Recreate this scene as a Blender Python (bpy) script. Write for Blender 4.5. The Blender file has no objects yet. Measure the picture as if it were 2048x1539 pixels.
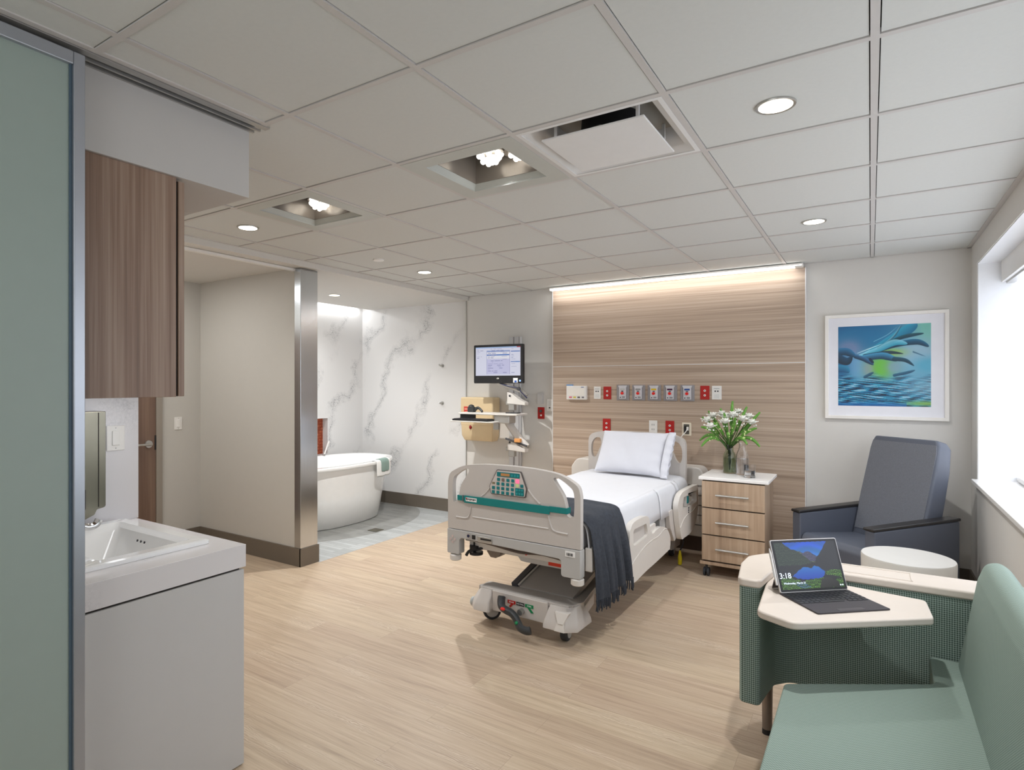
import bpy, bmesh, math, random
import numpy as np
from mathutils import Vector, Matrix
from mathutils.geometry import tessellate_polygon
random.seed(7)
PI = math.pi
SC = bpy.context.scene
COL = SC.collection

# ------------------------------------------------------------------ helpers
def lin(h):
    if isinstance(h, (tuple, list)):
        c = [x / 255.0 for x in h[:3]]
    else:
        h = h.lstrip('#'); c = [int(h[i:i + 2], 16) / 255.0 for i in (0, 2, 4)]
    return tuple((x / 12.92 if x <= 0.04045 else ((x + 0.055) / 1.055) ** 2.4) for x in c) + (1.0,)

class MB:
    """collects shapes into ONE mesh"""
    def __init__(self):
        self.bm = bmesh.new(); self.mi = 0
    def _face(self, vs):
        try:
            f = self.bm.faces.new(vs); f.material_index = self.mi; return f
        except ValueError:
            return None
    def m(self, i):
        self.mi = i; return self
    def box(self, x0, x1, y0, y1, z0, z1, T=None):
        p = [Vector((x, y, z)) for z in (z0, z1) for y in (y0, y1) for x in (x0, x1)]
        if T is not None: p = [T @ q for q in p]
        v = [self.bm.verts.new(q) for q in p]
        for idx in ((0, 2, 3, 1), (4, 5, 7, 6), (0, 1, 5, 4), (2, 6, 7, 3), (0, 4, 6, 2), (1, 3, 7, 5)):
            self._face([v[i] for i in idx])
        return self
    def plate(self, outer, axis, a, b, holes=(), T=None):
        """polygon (u,v) extruded along axis from a to b"""
        def P(u, v, w):
            q = {'x': (w, u, v), 'y': (u, w, v), 'z': (u, v, w)}[axis]
            q = Vector(q); return T @ q if T is not None else q
        loops = [list(outer)] + [list(h) for h in holes]
        tris = tessellate_polygon([[Vector((u, v, 0)) for u, v in l] for l in loops])
        flat = [p for l in loops for p in l]
        A = [self.bm.verts.new(P(u, v, a)) for u, v in flat]
        B = [self.bm.verts.new(P(u, v, b)) for u, v in flat]
        if len(loops) == 1:
            self._face(A); self._face(list(reversed(B)))
        else:
            for t in tris:
                self._face([A[i] for i in t]); self._face([B[i] for i in reversed(t)])
        o = 0
        for l in loops:
            n = len(l)
            for i in range(n):
                j = (i + 1) % n
                self._face([A[o + i], A[o + j], B[o + j], B[o + i]])
            o += n
        return self
    def rings(self, rings, cap0=True, cap1=True, closed=True):
        R = [[self.bm.verts.new(Vector(p)) for p in r] for r in rings]
        n = len(R[0])
        for a, b in zip(R, R[1:]):
            for i in range(n if closed else n - 1):
                j = (i + 1) % n
                self._face([a[i], a[j], b[j], b[i]])
        if cap0: self._face(list(reversed(R[0])))
        if cap1: self._face(R[-1])
        return self
    def cyl(self, p0, p1, r0, r1=None, n=20):
        p0, p1 = Vector(p0), Vector(p1); r1 = r0 if r1 is None else r1
        d = (p1 - p0).normalized(); u = d.orthogonal().normalized(); w = d.cross(u)
        return self.rings([[p + (u * math.cos(2 * PI * i / n) + w * math.sin(2 * PI * i / n)) * r for i in range(n)]
                           for p, r in ((p0, r0), (p1, r1))])
    def tube(self, pts, r, n=10, flat=1.0, up=None):
        pts = [Vector(p) for p in pts]; rr = r if isinstance(r, (list, tuple)) else [r] * len(pts)
        rings = []; u = None
        rr = list(rr) + [rr[-1]] * (len(pts) - len(rr))
        for i, p in enumerate(pts):
            d = (pts[min(i + 1, len(pts) - 1)] - pts[max(i - 1, 0)]).normalized()
            if u is None:
                u = Vector(up) if up else d.orthogonal()
            u = (u - d * u.dot(d)).normalized(); w = d.cross(u)
            rings.append([p + (u * math.cos(2 * PI * k / n) + w * math.sin(2 * PI * k / n) * flat) * rr[i] for k in range(n)])
        return self.rings(rings)
    def lathe(self, prof, c=(0, 0, 0), n=32, cap0=True, cap1=True):
        return self.rings([[(c[0] + r * math.cos(2 * PI * i / n), c[1] + r * math.sin(2 * PI * i / n), c[2] + z) for i in range(n)]
                           for r, z in prof], cap0, cap1)
    def ball(self, c, r, n=10, sc=(1, 1, 1)):
        k = max(4, n // 2)
        prof = [(max(1e-4, math.sin(PI * i / k)), -math.cos(PI * i / k)) for i in range(k + 1)]
        return self.rings([[(c[0] + r * sc[0] * a * math.cos(2 * PI * i / n), c[1] + r * sc[1] * a * math.sin(2 * PI * i / n), c[2] + r * sc[2] * z) for i in range(n)] for a, z in prof])
    def grid(self, P, close_u=False):
        V = [[self.bm.verts.new(Vector(p)) for p in row] for row in P]
        for a, b in zip(V, V[1:]):
            for i in range(len(a) - 1):
                self._face([a[i], a[i + 1], b[i + 1], b[i]])
        return self
    def build(self, name, mats, parent=None, loc=None, rotz=0.0, bevel=None, subsurf=0, smooth=35, solid=None, rot=None):
        bmesh.ops.recalc_face_normals(self.bm, faces=self.bm.faces)
        me = bpy.data.meshes.new(name); self.bm.to_mesh(me); self.bm.free()
        for m in (mats if isinstance(mats, (list, tuple)) else [mats]): me.materials.append(m)
        if smooth:
            me.polygons.foreach_set('use_smooth', [True] * len(me.polygons))
            me.set_sharp_from_angle(angle=math.radians(smooth))
        o = bpy.data.objects.new(name, me); COL.objects.link(o)
        if parent is not None: o.parent = parent
        if loc is not None: o.location = loc
        if rotz: o.rotation_euler = (0, 0, rotz)
        if rot is not None: o.rotation_euler = rot
        if solid:
            md = o.modifiers.new('s', 'SOLIDIFY'); md.thickness = solid; md.offset = 0
        if bevel:
            md = o.modifiers.new('b', 'BEVEL'); md.width = bevel[0]; md.segments = bevel[1]; md.limit_method = 'ANGLE'; md.angle_limit = math.radians(40)
            md.harden_normals = True
        if subsurf:
            md = o.modifiers.new('u', 'SUBSURF'); md.levels = md.render_levels = subsurf
        return o

def thing(name, label, cat, loc=(0, 0, 0), rotz=0.0, group=None):
    o = bpy.data.objects.new(name, None); COL.objects.link(o)
    o.empty_display_size = 0.05
    o.location = loc; o.rotation_euler = (0, 0, rotz); return tag(o, label, cat, group)
def tag(o, label, cat, group=None):
    o['label'] = label; o['category'] = cat
    if group: o['group'] = group
    return o
def struct(o):
    o['kind'] = 'structure'; return o
def dup(root, loc=None, label=None, rotz=None):
    r = root.copy(); COL.objects.link(r)
    if loc is not None: r.location = loc
    if rotz is not None: r.rotation_euler = (0, 0, rotz)
    if label: r['label'] = label
    for ch in list(root.children):
        c = ch.copy(); COL.objects.link(c); c.parent = r
        for g in list(ch.children):
            d = g.copy(); COL.objects.link(d); d.parent = c
    return r
def rpoly(pts, r, n=5):
    """round the corners of a polygon; r number or list"""
    out = []; N = len(pts)
    for i in range(N):
        p = Vector(pts[i]); a = Vector(pts[i - 1]) - p; b = Vector(pts[(i + 1) % N]) - p
        ri = r[i] if isinstance(r, (list, tuple)) else r
        if ri <= 0: out.append(tuple(p)); continue
        la, lb = a.length, b.length; a.normalize(); b.normalize()
        ang = a.angle(b); k = min(ri / max(math.tan(ang / 2), 1e-3), la * .48, lb * .48)
        s, e = p + a * k, p + b * k
        for j in range(n + 1):
            t = j / n
            q = s * (1 - t) ** 2 + p * 2 * t * (1 - t) + e * t ** 2
            out.append(tuple(q))
    return out
def rrect(x0, x1, y0, y1, r, n=5):
    return rpoly([(x0, y0), (x1, y0), (x1, y1), (x0, y1)], r, n)
def spline(pts, n=6, closed=False):
    P = [Vector(p) for p in pts]; N = len(P); out = []
    rng = range(N) if closed else range(N - 1)
    for i in rng:
        p1, p2 = P[i], P[(i + 1) % N]
        p0 = P[i - 1] if (closed or i > 0) else p1
        p3 = P[(i + 2) % N] if (closed or i + 2 < N) else p2
        for j in range(n):
            t = j / n
            out.append(tuple(0.5 * ((2 * p1) + (p2 - p0) * t + (2 * p0 - 5 * p1 + 4 * p2 - p3) * t * t + (3 * p1 - p0 - 3 * p2 + p3) * t ** 3)))
    if not closed: out.append(tuple(P[-1]))
    return out
def supell(cx, cy, a, b, e, n, z):
    out = []
    for i in range(n):
        t = 2 * PI * i / n; c, s = math.cos(t), math.sin(t)
        out.append((cx + a * math.copysign(abs(c) ** (2 / e), c), cy + b * math.copysign(abs(s) ** (2 / e), s), z))
    return out
def text(name, s, size, mat, parent, M, align='CENTER', ext=0.0003):
    cu = bpy.data.curves.new(name, 'FONT'); cu.body = s; cu.size = size; cu.align_x = align; cu.align_y = 'CENTER'; cu.extrude = ext
    cu.resolution_u = 3
    t = bpy.data.objects.new(name, cu); COL.objects.link(t)
    bpy.context.view_layer.update()
    me = bpy.data.meshes.new_from_object(t.evaluated_get(bpy.context.evaluated_depsgraph_get()))
    bpy.data.objects.remove(t); bpy.data.curves.remove(cu)
    me.transform(M); me.materials.clear(); me.materials.append(mat)
    o = bpy.data.objects.new(name, me); COL.objects.link(o)
    if parent is not None: o.parent = parent
    return o
def FR(o, x, y):  # frame matrix: text drawn in plane (x,y) at origin o
    x, y = Vector(x).normalized(), Vector(y).normalized(); z = x.cross(y)
    M = Matrix.Identity(4)
    for i in range(3): M[i][0], M[i][1], M[i][2], M[i][3] = x[i], y[i], z[i], o[i]
    return M

# ------------------------------------------------------------------ materials
MATS = {}
def nt(name):
    m = bpy.data.materials.new(name); m.use_nodes = True
    t = m.node_tree; b = t.nodes['Principled BSDF']; return m, t, b
class NG:
    def __init__(self, t): self.t = t
    def n(self, typ, **kw):
        o = self.t.nodes.new(typ)
        for k, v in kw.items():
            if k.startswith('i_'):
                key = k[2:]; key = int(key) if key.isdigit() else key.replace('_', ' ')
                o.inputs[key].default_value = v
            else: setattr(o, k, v)
        return o
    def l(self, a, b): self.t.links.new(a, b)
    def math(self, op, a, b=None, clamp=False):
        o = self.n('ShaderNodeMath', operation=op); o.use_clamp = clamp
        for i, x in enumerate((a, b)):
            if x is None: continue
            if hasattr(x, 'links') or hasattr(x, 'is_linked'): self.l(x, o.inputs[i])
            else: o.inputs[i].default_value = x
        return o.outputs[0]
    def ramp(self, fac, stops):
        o = self.n('ShaderNodeValToRGB'); e = o.color_ramp.elements
        while len(e) < len(stops): e.new(0.5)
        for s, el in zip(stops, e):
            el.position = s[0]; el.color = s[1]
        self.l(fac, o.inputs[0]); return o.outputs[0]
    def mix(self, f, a, b, mode='MIX'):
        o = self.n('ShaderNodeMix', data_type='RGBA', blend_type=mode)
        for i, x in ((0, f), (6, a), (7, b)):
            if hasattr(x, 'is_linked'): self.l(x, o.inputs[i])
            else: o.inputs[i].default_value = x
        return o.outputs[2]
    def obj(self, scale=(1, 1, 1)):
        c = self.n('ShaderNodeTexCoord'); m = self.n('ShaderNodeMapping'); m.inputs['Scale'].default_value = scale
        self.l(c.outputs['Object'], m.inputs[0]); return m.outputs[0]
    def noise(self, vec, scale, detail=3, rough=.5, dist=0.0):
        o = self.n('ShaderNodeTexNoise'); o.inputs['Scale'].default_value = scale; o.inputs['Detail'].default_value = detail
        o.inputs['Roughness'].default_value = rough; o.inputs['Distortion'].default_value = dist
        self.l(vec, o.inputs['Vector']); return o.outputs[0]
    def bump(self, h, b, s=.2, d=.01):
        o = self.n('ShaderNodeBump'); o.inputs['Strength'].default_value = s; o.inputs['Distance'].default_value = d
        self.l(h, o.inputs['Height']); self.l(o.outputs[0], b.inputs['Normal'])
def plain(name, col, rough=.5, metal=0., spec=.5, var=.012, nscale=18, bump=0, emit=0, trans=0, ior=1.45, coat=0, sheen=0):
    if name in MATS: return MATS[name]
    m, t, b = nt(name); g = NG(t); c = lin(col)
    v = g.obj(); nz = g.noise(v, nscale, 3)
    lo = tuple(x * (1 - var) for x in c[:3]) + (1,); hi = tuple(min(1, x * (1 + var)) for x in c[:3]) + (1,)
    cc = g.ramp(nz, [(.3, lo), (.7, hi)])
    g.l(cc, b.inputs['Base Color'])
    b.inputs['Roughness'].default_value = rough; b.inputs['Metallic'].default_value = metal
    b.inputs['Specular IOR Level'].default_value = spec; b.inputs['Transmission Weight'].default_value = trans; b.inputs['IOR'].default_value = ior
    b.inputs['Coat Weight'].default_value = coat; b.inputs['Sheen Weight'].default_value = sheen
    if emit: g.l(cc, b.inputs['Emission Color']); b.inputs['Emission Strength'].default_value = emit
    if bump: g.bump(g.noise(v, nscale * 12, 2), b, bump, .002)
    MATS[name] = m; return m
def wood(name, c_dark, c_mid, c_light, axis='x', rough=.45, fine=90, long_=.6, contrast=1):
    m, t, b = nt(name); g = NG(t)
    sc = {'x': (long_, long_ * 8, fine * .28), 'z': (fine * .28, fine * .28, long_)}[axis]
    sf = {'x': (long_ * 2, 8, fine), 'z': (fine, fine, long_ * 2)}[axis]
    n1 = g.noise(g.obj(sc), 1, 4, .6, .15); n2 = g.noise(g.obj(sf), 1, 3, .6)
    n3 = g.noise(g.obj(tuple(x * .22 for x in sc)), 1, 2)
    f = g.math('ADD', g.math('MULTIPLY', n1, .5), g.math('ADD', g.math('MULTIPLY', n2, .25), g.math('MULTIPLY', n3, .3)))
    col = g.ramp(f, [(.36, lin(c_dark)), (.52, lin(c_mid)), (.66, lin(c_light))])
    g.l(col, b.inputs['Base Color']); b.inputs['Roughness'].default_value = rough
    g.bump(n2, b, .08, .002)
    return m
def weave(name, dark, light, cell, sharp=3.0, base=.5, rough=.85, flat=False):
    m, t, b = nt(name); g = NG(t)
    s = g.n('ShaderNodeSeparateXYZ'); c = g.n('ShaderNodeTexCoord'); g.l(c.outputs['Object'], s.inputs[0])
    x, y, z = s.outputs
    if flat: u = g.math('ADD', x, z); v = y
    else: xy = g.math('ADD', x, y); u = g.math('ADD', xy, z); v = g.math('SUBTRACT', xy, z)
    k = 2 * PI / cell
    a = g.math('SINE', g.math('MULTIPLY', u, k)); d = g.math('SINE', g.math('MULTIPLY', v, k))
    f = g.math('ADD', g.math('MULTIPLY', g.math('MULTIPLY', a, d), sharp * .5), base, clamp=True)
    nz = g.noise(g.obj(), 300, 2)
    f2 = g.math('MULTIPLY', f, g.math('ADD', g.math('MULTIPLY', nz, .5), .72), clamp=True)
    col = g.mix(f2, lin(dark), lin(light)); g.l(col, b.inputs['Base Color'])
    b.inputs['Roughness'].default_value = rough; b.inputs['Specular IOR Level'].default_value = .3
    g.bump(f, b, .35, .0015)
    return m
def marble(name, base=(232, 231, 230), amount=1.0):
    m, t, b = nt(name); g = NG(t)
    s = g.n('ShaderNodeSeparateXYZ'); c = g.n('ShaderNodeTexCoord'); g.l(c.outputs['Object'], s.inputs[0])
    u = g.math('ADD', s.outputs[0], s.outputs[1]); z = s.outputs[2]
    dn = g.noise(g.obj(), 1.6, 4, .55); dn2 = g.noise(g.obj(), 9, 3, .6)
    cc = g.math('SUBTRACT', g.math('MULTIPLY', u, .84), g.math('MULTIPLY', z, .54))
    cc = g.math('ADD', cc, g.math('ADD', g.math('MULTIPLY', g.math('SUBTRACT', dn, .5), .95), g.math('MULTIPLY', g.math('SUBTRACT', dn2, .5), .16)))
    fr = g.math('ABSOLUTE', g.math('SUBTRACT', g.math('FRACT', g.math('MULTIPLY', cc, 1.75)), .5))
    band = g.ramp(fr, [(.0, (1, 1, 1, 1)), (.03, (.8, .8, .8, 1)), (.16, (0, 0, 0, 1))])
    line = g.ramp(fr, [(.0, (1, 1, 1, 1)), (.012, (0, 0, 0, 1))])
    brk = g.ramp(g.noise(g.obj((1, 1, .8)), 2.3, 2), [(.38, (0, 0, 0, 1)), (.55, (1, 1, 1, 1))])
    vo = g.n('ShaderNodeTexVoronoi', feature='DISTANCE_TO_EDGE'); vo.inputs['Scale'].default_value = 58
    dv = g.n('ShaderNodeVectorMath', operation='ADD'); nn = g.n('ShaderNodeTexNoise'); nn.inputs['Scale'].default_value = 14
    g.l(c.outputs['Object'], nn.inputs['Vector'])
    mm = g.n('ShaderNodeVectorMath', operation='SCALE'); mm.inputs['Scale'].default_value = .07; g.l(nn.outputs['Color'], mm.inputs[0])
    g.l(c.outputs['Object'], dv.inputs[0]); g.l(mm.outputs[0], dv.inputs[1]); g.l(dv.outputs[0], vo.inputs['Vector'])
    crack = g.ramp(vo.outputs['Distance'], [(.0, (1, 1, 1, 1)), (.09, (.15, .15, .15, 1)), (.2, (0, 0, 0, 1))])
    spk = g.ramp(g.noise(g.obj(), 70, 3, .7), [(.45, (0, 0, 0, 1)), (.62, (1, 1, 1, 1))])
    f = g.math('MULTIPLY', g.math('MULTIPLY', band, brk), g.math('ADD', g.math('MULTIPLY', crack, .5), g.math('MULTIPLY', spk, .42)))
    f = g.math('ADD', g.math('MULTIPLY', f, 1.1 * amount), g.math('MULTIPLY', g.math('MULTIPLY', line, .3 * amount), brk), clamp=True)
    cl = g.mix(f, lin(base), lin((140, 142, 144))); g.l(cl, b.inputs['Base Color'])
    b.inputs['Roughness'].default_value = .22
    return m
def floor_mat():
    m, t, b = nt('oak vinyl planks'); g = NG(t)
    br = g.n('ShaderNodeTexBrick'); br.offset = .37; br.inputs['Scale'].default_value = 1
    br.inputs['Brick Width'].default_value = 1.22; br.inputs['Row Height'].default_value = .178
    br.inputs['Mortar Size'].default_value = .0008; br.inputs['Mortar Smooth'].default_value = 0
    br.inputs['Color1'].default_value = (0, 0, 0, 1); br.inputs['Color2'].default_value = (1, 1, 1, 1); br.inputs['Mortar'].default_value = (.3, .3, .3, 1)
    v = g.obj(); g.l(v, br.inputs['Vector'])
    # shift grain per plank
    cmb = g.n('ShaderNodeCombineXYZ'); g.l(g.math('MULTIPLY', br.outputs['Color'], 7.3), cmb.inputs[0]); g.l(g.math('MULTIPLY', br.outputs['Color'], 3.1), cmb.inputs[2])
    va = g.n('ShaderNodeVectorMath', operation='ADD'); g.l(v, va.inputs[0]); g.l(cmb.outputs[0], va.inputs[1])
    def mp(sc):
        o = g.n('ShaderNodeMapping'); o.inputs['Scale'].default_value = sc; g.l(va.outputs[0], o.inputs[0]); return o.outputs[0]
    n1 = g.noise(mp((1.6, 34, 1)), 1, 4, .6, .3); n2 = g.noise(mp((5, 150, 1)), 1, 3, .6)
    w = g.n('ShaderNodeTexWave', wave_type='BANDS', bands_direction='Y'); w.inputs['Scale'].default_value = 7.5; w.inputs['Distortion'].default_value = 11
    w.inputs['Detail'].default_value = 2.5; w.inputs['Detail Scale'].default_value = 1.1; g.l(mp((1.7, 4.6, 1)), w.inputs['Vector'])
    msk = g.ramp(g.noise(mp((1.6, 9, 1)), 1.0, 2), [(.54, (0, 0, 0, 1)), (.70, (1, 1, 1, 1))])
    cath = g.math('MULTIPLY', g.ramp(w.outputs['Fac'], [(.45, (0, 0, 0, 1)), (.95, (1, 1, 1, 1))]), msk)
    f = g.math('ADD', g.math('MULTIPLY', n1, .62), g.math('MULTIPLY', n2, .38))
    base = g.ramp(f, [(.30, lin((169, 150, 131))), (.5, lin((195, 177, 156))), (.70, lin((210, 195, 175)))])
    tint = g.mix(br.outputs['Color'], lin((243, 236, 232)), lin((255, 252, 246)))
    base = g.mix(1.0, base, tint, 'MULTIPLY')
    base = g.mix(g.math('MULTIPLY', cath, .5), base, lin((228, 214, 196)))
    dk = g.math('MULTIPLY', g.math('MULTIPLY', g.math('SUBTRACT', 1.0, g.ramp(w.outputs['Fac'], [(.05, (0, 0, 0, 1)), (.4, (1, 1, 1, 1))])), msk), .3)
    base = g.mix(dk, base, lin((146, 124, 106)))
    base = g.mix(g.math('MULTIPLY', br.outputs['Fac'], .35), base, lin((120, 98, 80)))
    g.l(base, b.inputs['Base Color']); b.inputs['Roughness'].default_value = .42; b.inputs['Specular IOR Level'].default_value = .35
    g.bump(n2, b, .05, .001)
    return m
def bathfloor_mat():
    m, t, b = nt('grey bathroom planks'); g = NG(t)
    v = g.obj(); s = g.n('ShaderNodeSeparateXYZ'); g.l(v, s.inputs[0])
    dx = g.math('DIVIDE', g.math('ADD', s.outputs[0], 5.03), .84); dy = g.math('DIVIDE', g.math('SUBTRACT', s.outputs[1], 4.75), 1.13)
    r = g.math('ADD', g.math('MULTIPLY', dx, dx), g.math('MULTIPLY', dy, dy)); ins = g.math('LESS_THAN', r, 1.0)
    br = g.n('ShaderNodeTexBrick'); br.inputs['Scale'].default_value = 1; br.inputs['Brick Width'].default_value = .3; br.inputs['Row Height'].default_value = .05
    br.inputs['Mortar Size'].default_value = .002; br.inputs['Color1'].default_value = lin((168, 171, 171)); br.inputs['Color2'].default_value = lin((196, 199, 199)); br.inputs['Mortar'].default_value = lin((140, 142, 142))
    g.l(v, br.inputs['Vector'])
    nz = g.noise(g.obj((3, 40, 1)), 1, 3); c1 = g.mix(g.math('MULTIPLY', nz, .5), br.outputs['Color'], lin((150, 154, 154)))
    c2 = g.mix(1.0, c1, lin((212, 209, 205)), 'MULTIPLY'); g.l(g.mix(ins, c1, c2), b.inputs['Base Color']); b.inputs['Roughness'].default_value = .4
    return m
def copper_mat():
    m, t, b = nt('copper fish scale tile'); g = NG(t)
    v = g.obj((1, 1, 1)); vo = g.n('ShaderNodeTexVoronoi', feature='F1'); vo.inputs['Scale'].default_value = 28; vo.inputs['Randomness'].default_value = .25; g.l(v, vo.inputs['Vector'])
    g.l(g.ramp(vo.outputs['Distance'], [(.1, lin((214, 128, 88))), (.5, lin((150, 66, 38)))]), b.inputs['Base Color']); b.inputs['Roughness'].default_value = .3; b.inputs['Metallic'].default_value = .3
    g.bump(vo.outputs['Distance'], b, .5, .01); return m
def steel(name='brushed stainless steel', col=(212, 217, 222), rough=.2, axis=(400, 400, 3)):
    m, t, b = nt(name); g = NG(t); nz = g.noise(g.obj(axis), 1, 2)
    c = lin(col); g.l(g.ramp(nz, [(.3, tuple(x * .88 for x in c[:3]) + (1,)), (.7, c)]), b.inputs['Base Color'])
    b.inputs['Metallic'].default_value = 1; b.inputs['Roughness'].default_value = rough; g.bump(nz, b, .04, .001); return m
def attrmat(name, emit=0.0, rough=.4, base=1.0):
    m, t, b = nt(name); g = NG(t); a = g.n('ShaderNodeAttribute'); a.attribute_name = 'Col'
    if base >= 1: g.l(a.outputs['Color'], b.inputs['Base Color'])
    else: g.l(g.mix(base, (0, 0, 0, 1), a.outputs['Color']), b.inputs['Base Color'])
    b.inputs['Roughness'].default_value = rough
    if emit: g.l(a.outputs['Color'], b.inputs['Emission Color']); b.inputs['Emission Strength'].default_value = emit
    return m
def painted(name, o, ux, vy, img, mat, parent):
    """flat panel whose drawing is vertex colour; img[h,w,3] sRGB 0..1, row 0 at the bottom"""
    h, w, _ = img.shape; o, ux, vy = np.array(o), np.array(ux), np.array(vy)
    uu, vv = np.meshgrid(np.linspace(0, 1, w), np.linspace(0, 1, h))
    V = o[None] + uu.reshape(-1, 1) * ux[None] + vv.reshape(-1, 1) * vy[None]
    idx = np.arange(w * h).reshape(h, w)
    F = np.stack([idx[:-1, :-1], idx[:-1, 1:], idx[1:, 1:], idx[1:, :-1]], -1).reshape(-1, 4)
    me = bpy.data.meshes.new(name); me.from_pydata(V.tolist(), [], F.tolist())
    lc = np.clip(img, 0, 1).reshape(-1, 3); lc = np.where(lc <= .04045, lc / 12.92, ((lc + .055) / 1.055) ** 2.4)
    at = me.color_attributes.new('Col', 'FLOAT_COLOR', 'POINT'); at.data.foreach_set('color', np.c_[lc, np.ones(len(lc))].astype(np.float32).ravel())
    me.materials.append(mat); ob = bpy.data.objects.new(name, me); COL.objects.link(ob)
    if parent is not None: ob.parent = parent
    return ob

M_paint = plain('warm grey wall paint', (217, 214, 209), .75, var=.006)
M_paint2 = plain('greige wall paint', (198, 195, 189), .75, var=.006)
M_white = plain('white paint', (226, 225, 224), .6)
M_tile = plain('ceiling tile mineral white', (210, 211, 208), .85, nscale=60, var=.012, bump=.1)
M_grid = plain('ceiling grid white metal', (202, 198, 195), .5)
M_dark = plain('shadow gap dark', (52, 48, 44), .9)
M_base = plain('taupe rubber base', (112, 103, 92), .5)
M_floor = floor_mat(); M_bfloor = bathfloor_mat(); M_marble = marble('white marble with grey veins')
M_jamb = plain('white window reveal', (244, 245, 248), .5); M_quartz = marble('white quartz counter', (224, 221, 222), .35); M_soffit = plain('soffit paint', (198, 195, 192), .75, var=.005)
M_headwood = wood('linear taupe wood laminate', (146, 126, 109), (184, 163, 144), (206, 189, 172), 'x', fine=170, long_=.5)
M_nightwood = wood('light walnut laminate', (148, 123, 101), (175, 150, 126), (192, 169, 146), 'z', fine=70, long_=.9)
M_cabwood = wood('brown walnut laminate', (101, 77, 62), (140, 113, 95), (168, 145, 127), 'z', fine=120, long_=.7)
M_doorwood = wood('brown door veneer', (78, 58, 48), (108, 84, 70), (128, 104, 88), 'z', fine=50, long_=.5)
M_steel = steel(); M_chrome = plain('polished chrome', (214, 214, 216), .08, 1, var=.01)
M_alu = plain('satin aluminium', (178, 182, 190), .35, .7)
M_silver = plain('silver grey metal', (186, 184, 180), .35, .8)
M_frost = plain('frosted green glass', (176, 192, 184), .45, trans=.25, var=.01)
M_bed = plain('bed plastic warm grey', (196, 190, 185), .42, var=.01)
M_bedw = plain('bed plastic off white', (214, 209, 203), .4, var=.01)
M_bedg = plain('bed metal grey enamel', (184, 183, 181), .4, var=.01)
M_bedd = plain('bed base dark grey', (168, 163, 158), .55, var=.01)
M_black = plain('black plastic', (28, 28, 30), .45)
M_rub = plain('dark rubber', (50, 52, 56), .6)
M_teal = plain('teal webbing', (12, 124, 122), .7, bump=.2)
M_tealk = plain('teal keys', (18, 118, 122), .4)
M_red = plain('red plastic', (176, 32, 28), .4)
M_redb = plain('bright red plastic', (224, 40, 32), .35)
M_green = plain('green marker', (18, 128, 78), .4)
M_yellow = plain('yellow plug', (226, 208, 30), .45)
M_sheet = plain('white cotton sheet', (212, 213, 218), .85, bump=.06, var=.01)
M_pillow = plain('white pillow case', (208, 209, 217), .9, bump=.08, var=.01)
M_throw = plain('charcoal throw', (52, 56, 64), .95, var=.2, nscale=60, bump=.3)
M_plastw = plain('white plastic', (236, 234, 230), .35)
M_cream = plain('cream plastic', (240, 230, 210), .4)
M_grey = plain('grey plastic', (150, 146, 148), .4)
M_tan = plain('tan plastic', (220, 197, 158), .4); M_splash = marble('pale marble splash', (222, 220, 222), .4)
M_top = plain('white solid surface top', (240, 238, 236), .3)
M_porc = plain('white porcelain', (244, 244, 243), .1, var=.01, coat=.5)
M_vinyl = plain('slate blue vinyl', (88, 93, 105), .42, bump=.12, nscale=30)
M_vinylf = plain('slate blue woven back', (108, 111, 119), .7, var=.12, nscale=160, bump=.3)
M_blackw = plain('black armrest cap', (40, 38, 38), .35)
M_drum = plain('white side table', (208, 204, 197), .45)
M_greenarm = weave('green arm weave', (70, 88, 80), (160, 178, 169), .016, 2.0, .55)
M_greenseat = weave('green seat weave', (116, 135, 126), (154, 169, 160), .010, 1.5, .55, flat=True)
M_capcream = plain('cream arm cap', (216, 205, 194), .4)
M_lcd = attrmat('lit screen', 0.75, .3, .1); M_art = attrmat('art print', 0, .35)
M_led = plain('white led', (255, 253, 246), .5, emit=2.2); M_lens = plain('downlight lens', (255, 246, 226), .5, emit=6)
M_strip = plain('led strip', (255, 252, 248), .5, emit=5)
M_glass = plain('clear glass', (255, 255, 255), .0, trans=1, var=0, ior=1.45); M_gglass = plain('green tinted glass', (214, 224, 206), .0, trans=1, var=0, ior=1.4)
M_leaf = plain('leaf green', (98, 152, 60), .5, var=.25, nscale=40); M_stem = plain('stem green', (66, 104, 40), .5, var=.2)
M_petal = plain('white petal', (246, 246, 240), .6)
M_shade = plain('self-lit shade fabric', (236, 242, 252), .8, emit=2.1, bump=.05)  # shade emission stands in for daylight coming through the fabric
M_towelw = plain('white towel', (242, 242, 240), .95, bump=.4, nscale=40); M_towelg = plain('sage towel', (140, 162, 154), .95, bump=.4, nscale=40)
M_ink = plain('dark print', (60, 60, 64), .5); M_paper = plain('white label', (240, 240, 238), .5)
M_copper = copper_mat()
M_matte = plain('white mat board', (232, 232, 238), .7); M_frame = plain('white picture frame', (240, 236, 230), .4)
M_kb = plain('dark keyboard', (58, 54, 58), .6); M_key = plain('black key', (38, 38, 42), .5)
M_housing = plain('taupe mirror housing', (150, 141, 132), .25, .35)
M_blk2 = plain('duct black', (16, 16, 18), .8)
M_doorframe = plain('grey door frame', (150, 142, 132), .5)
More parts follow.
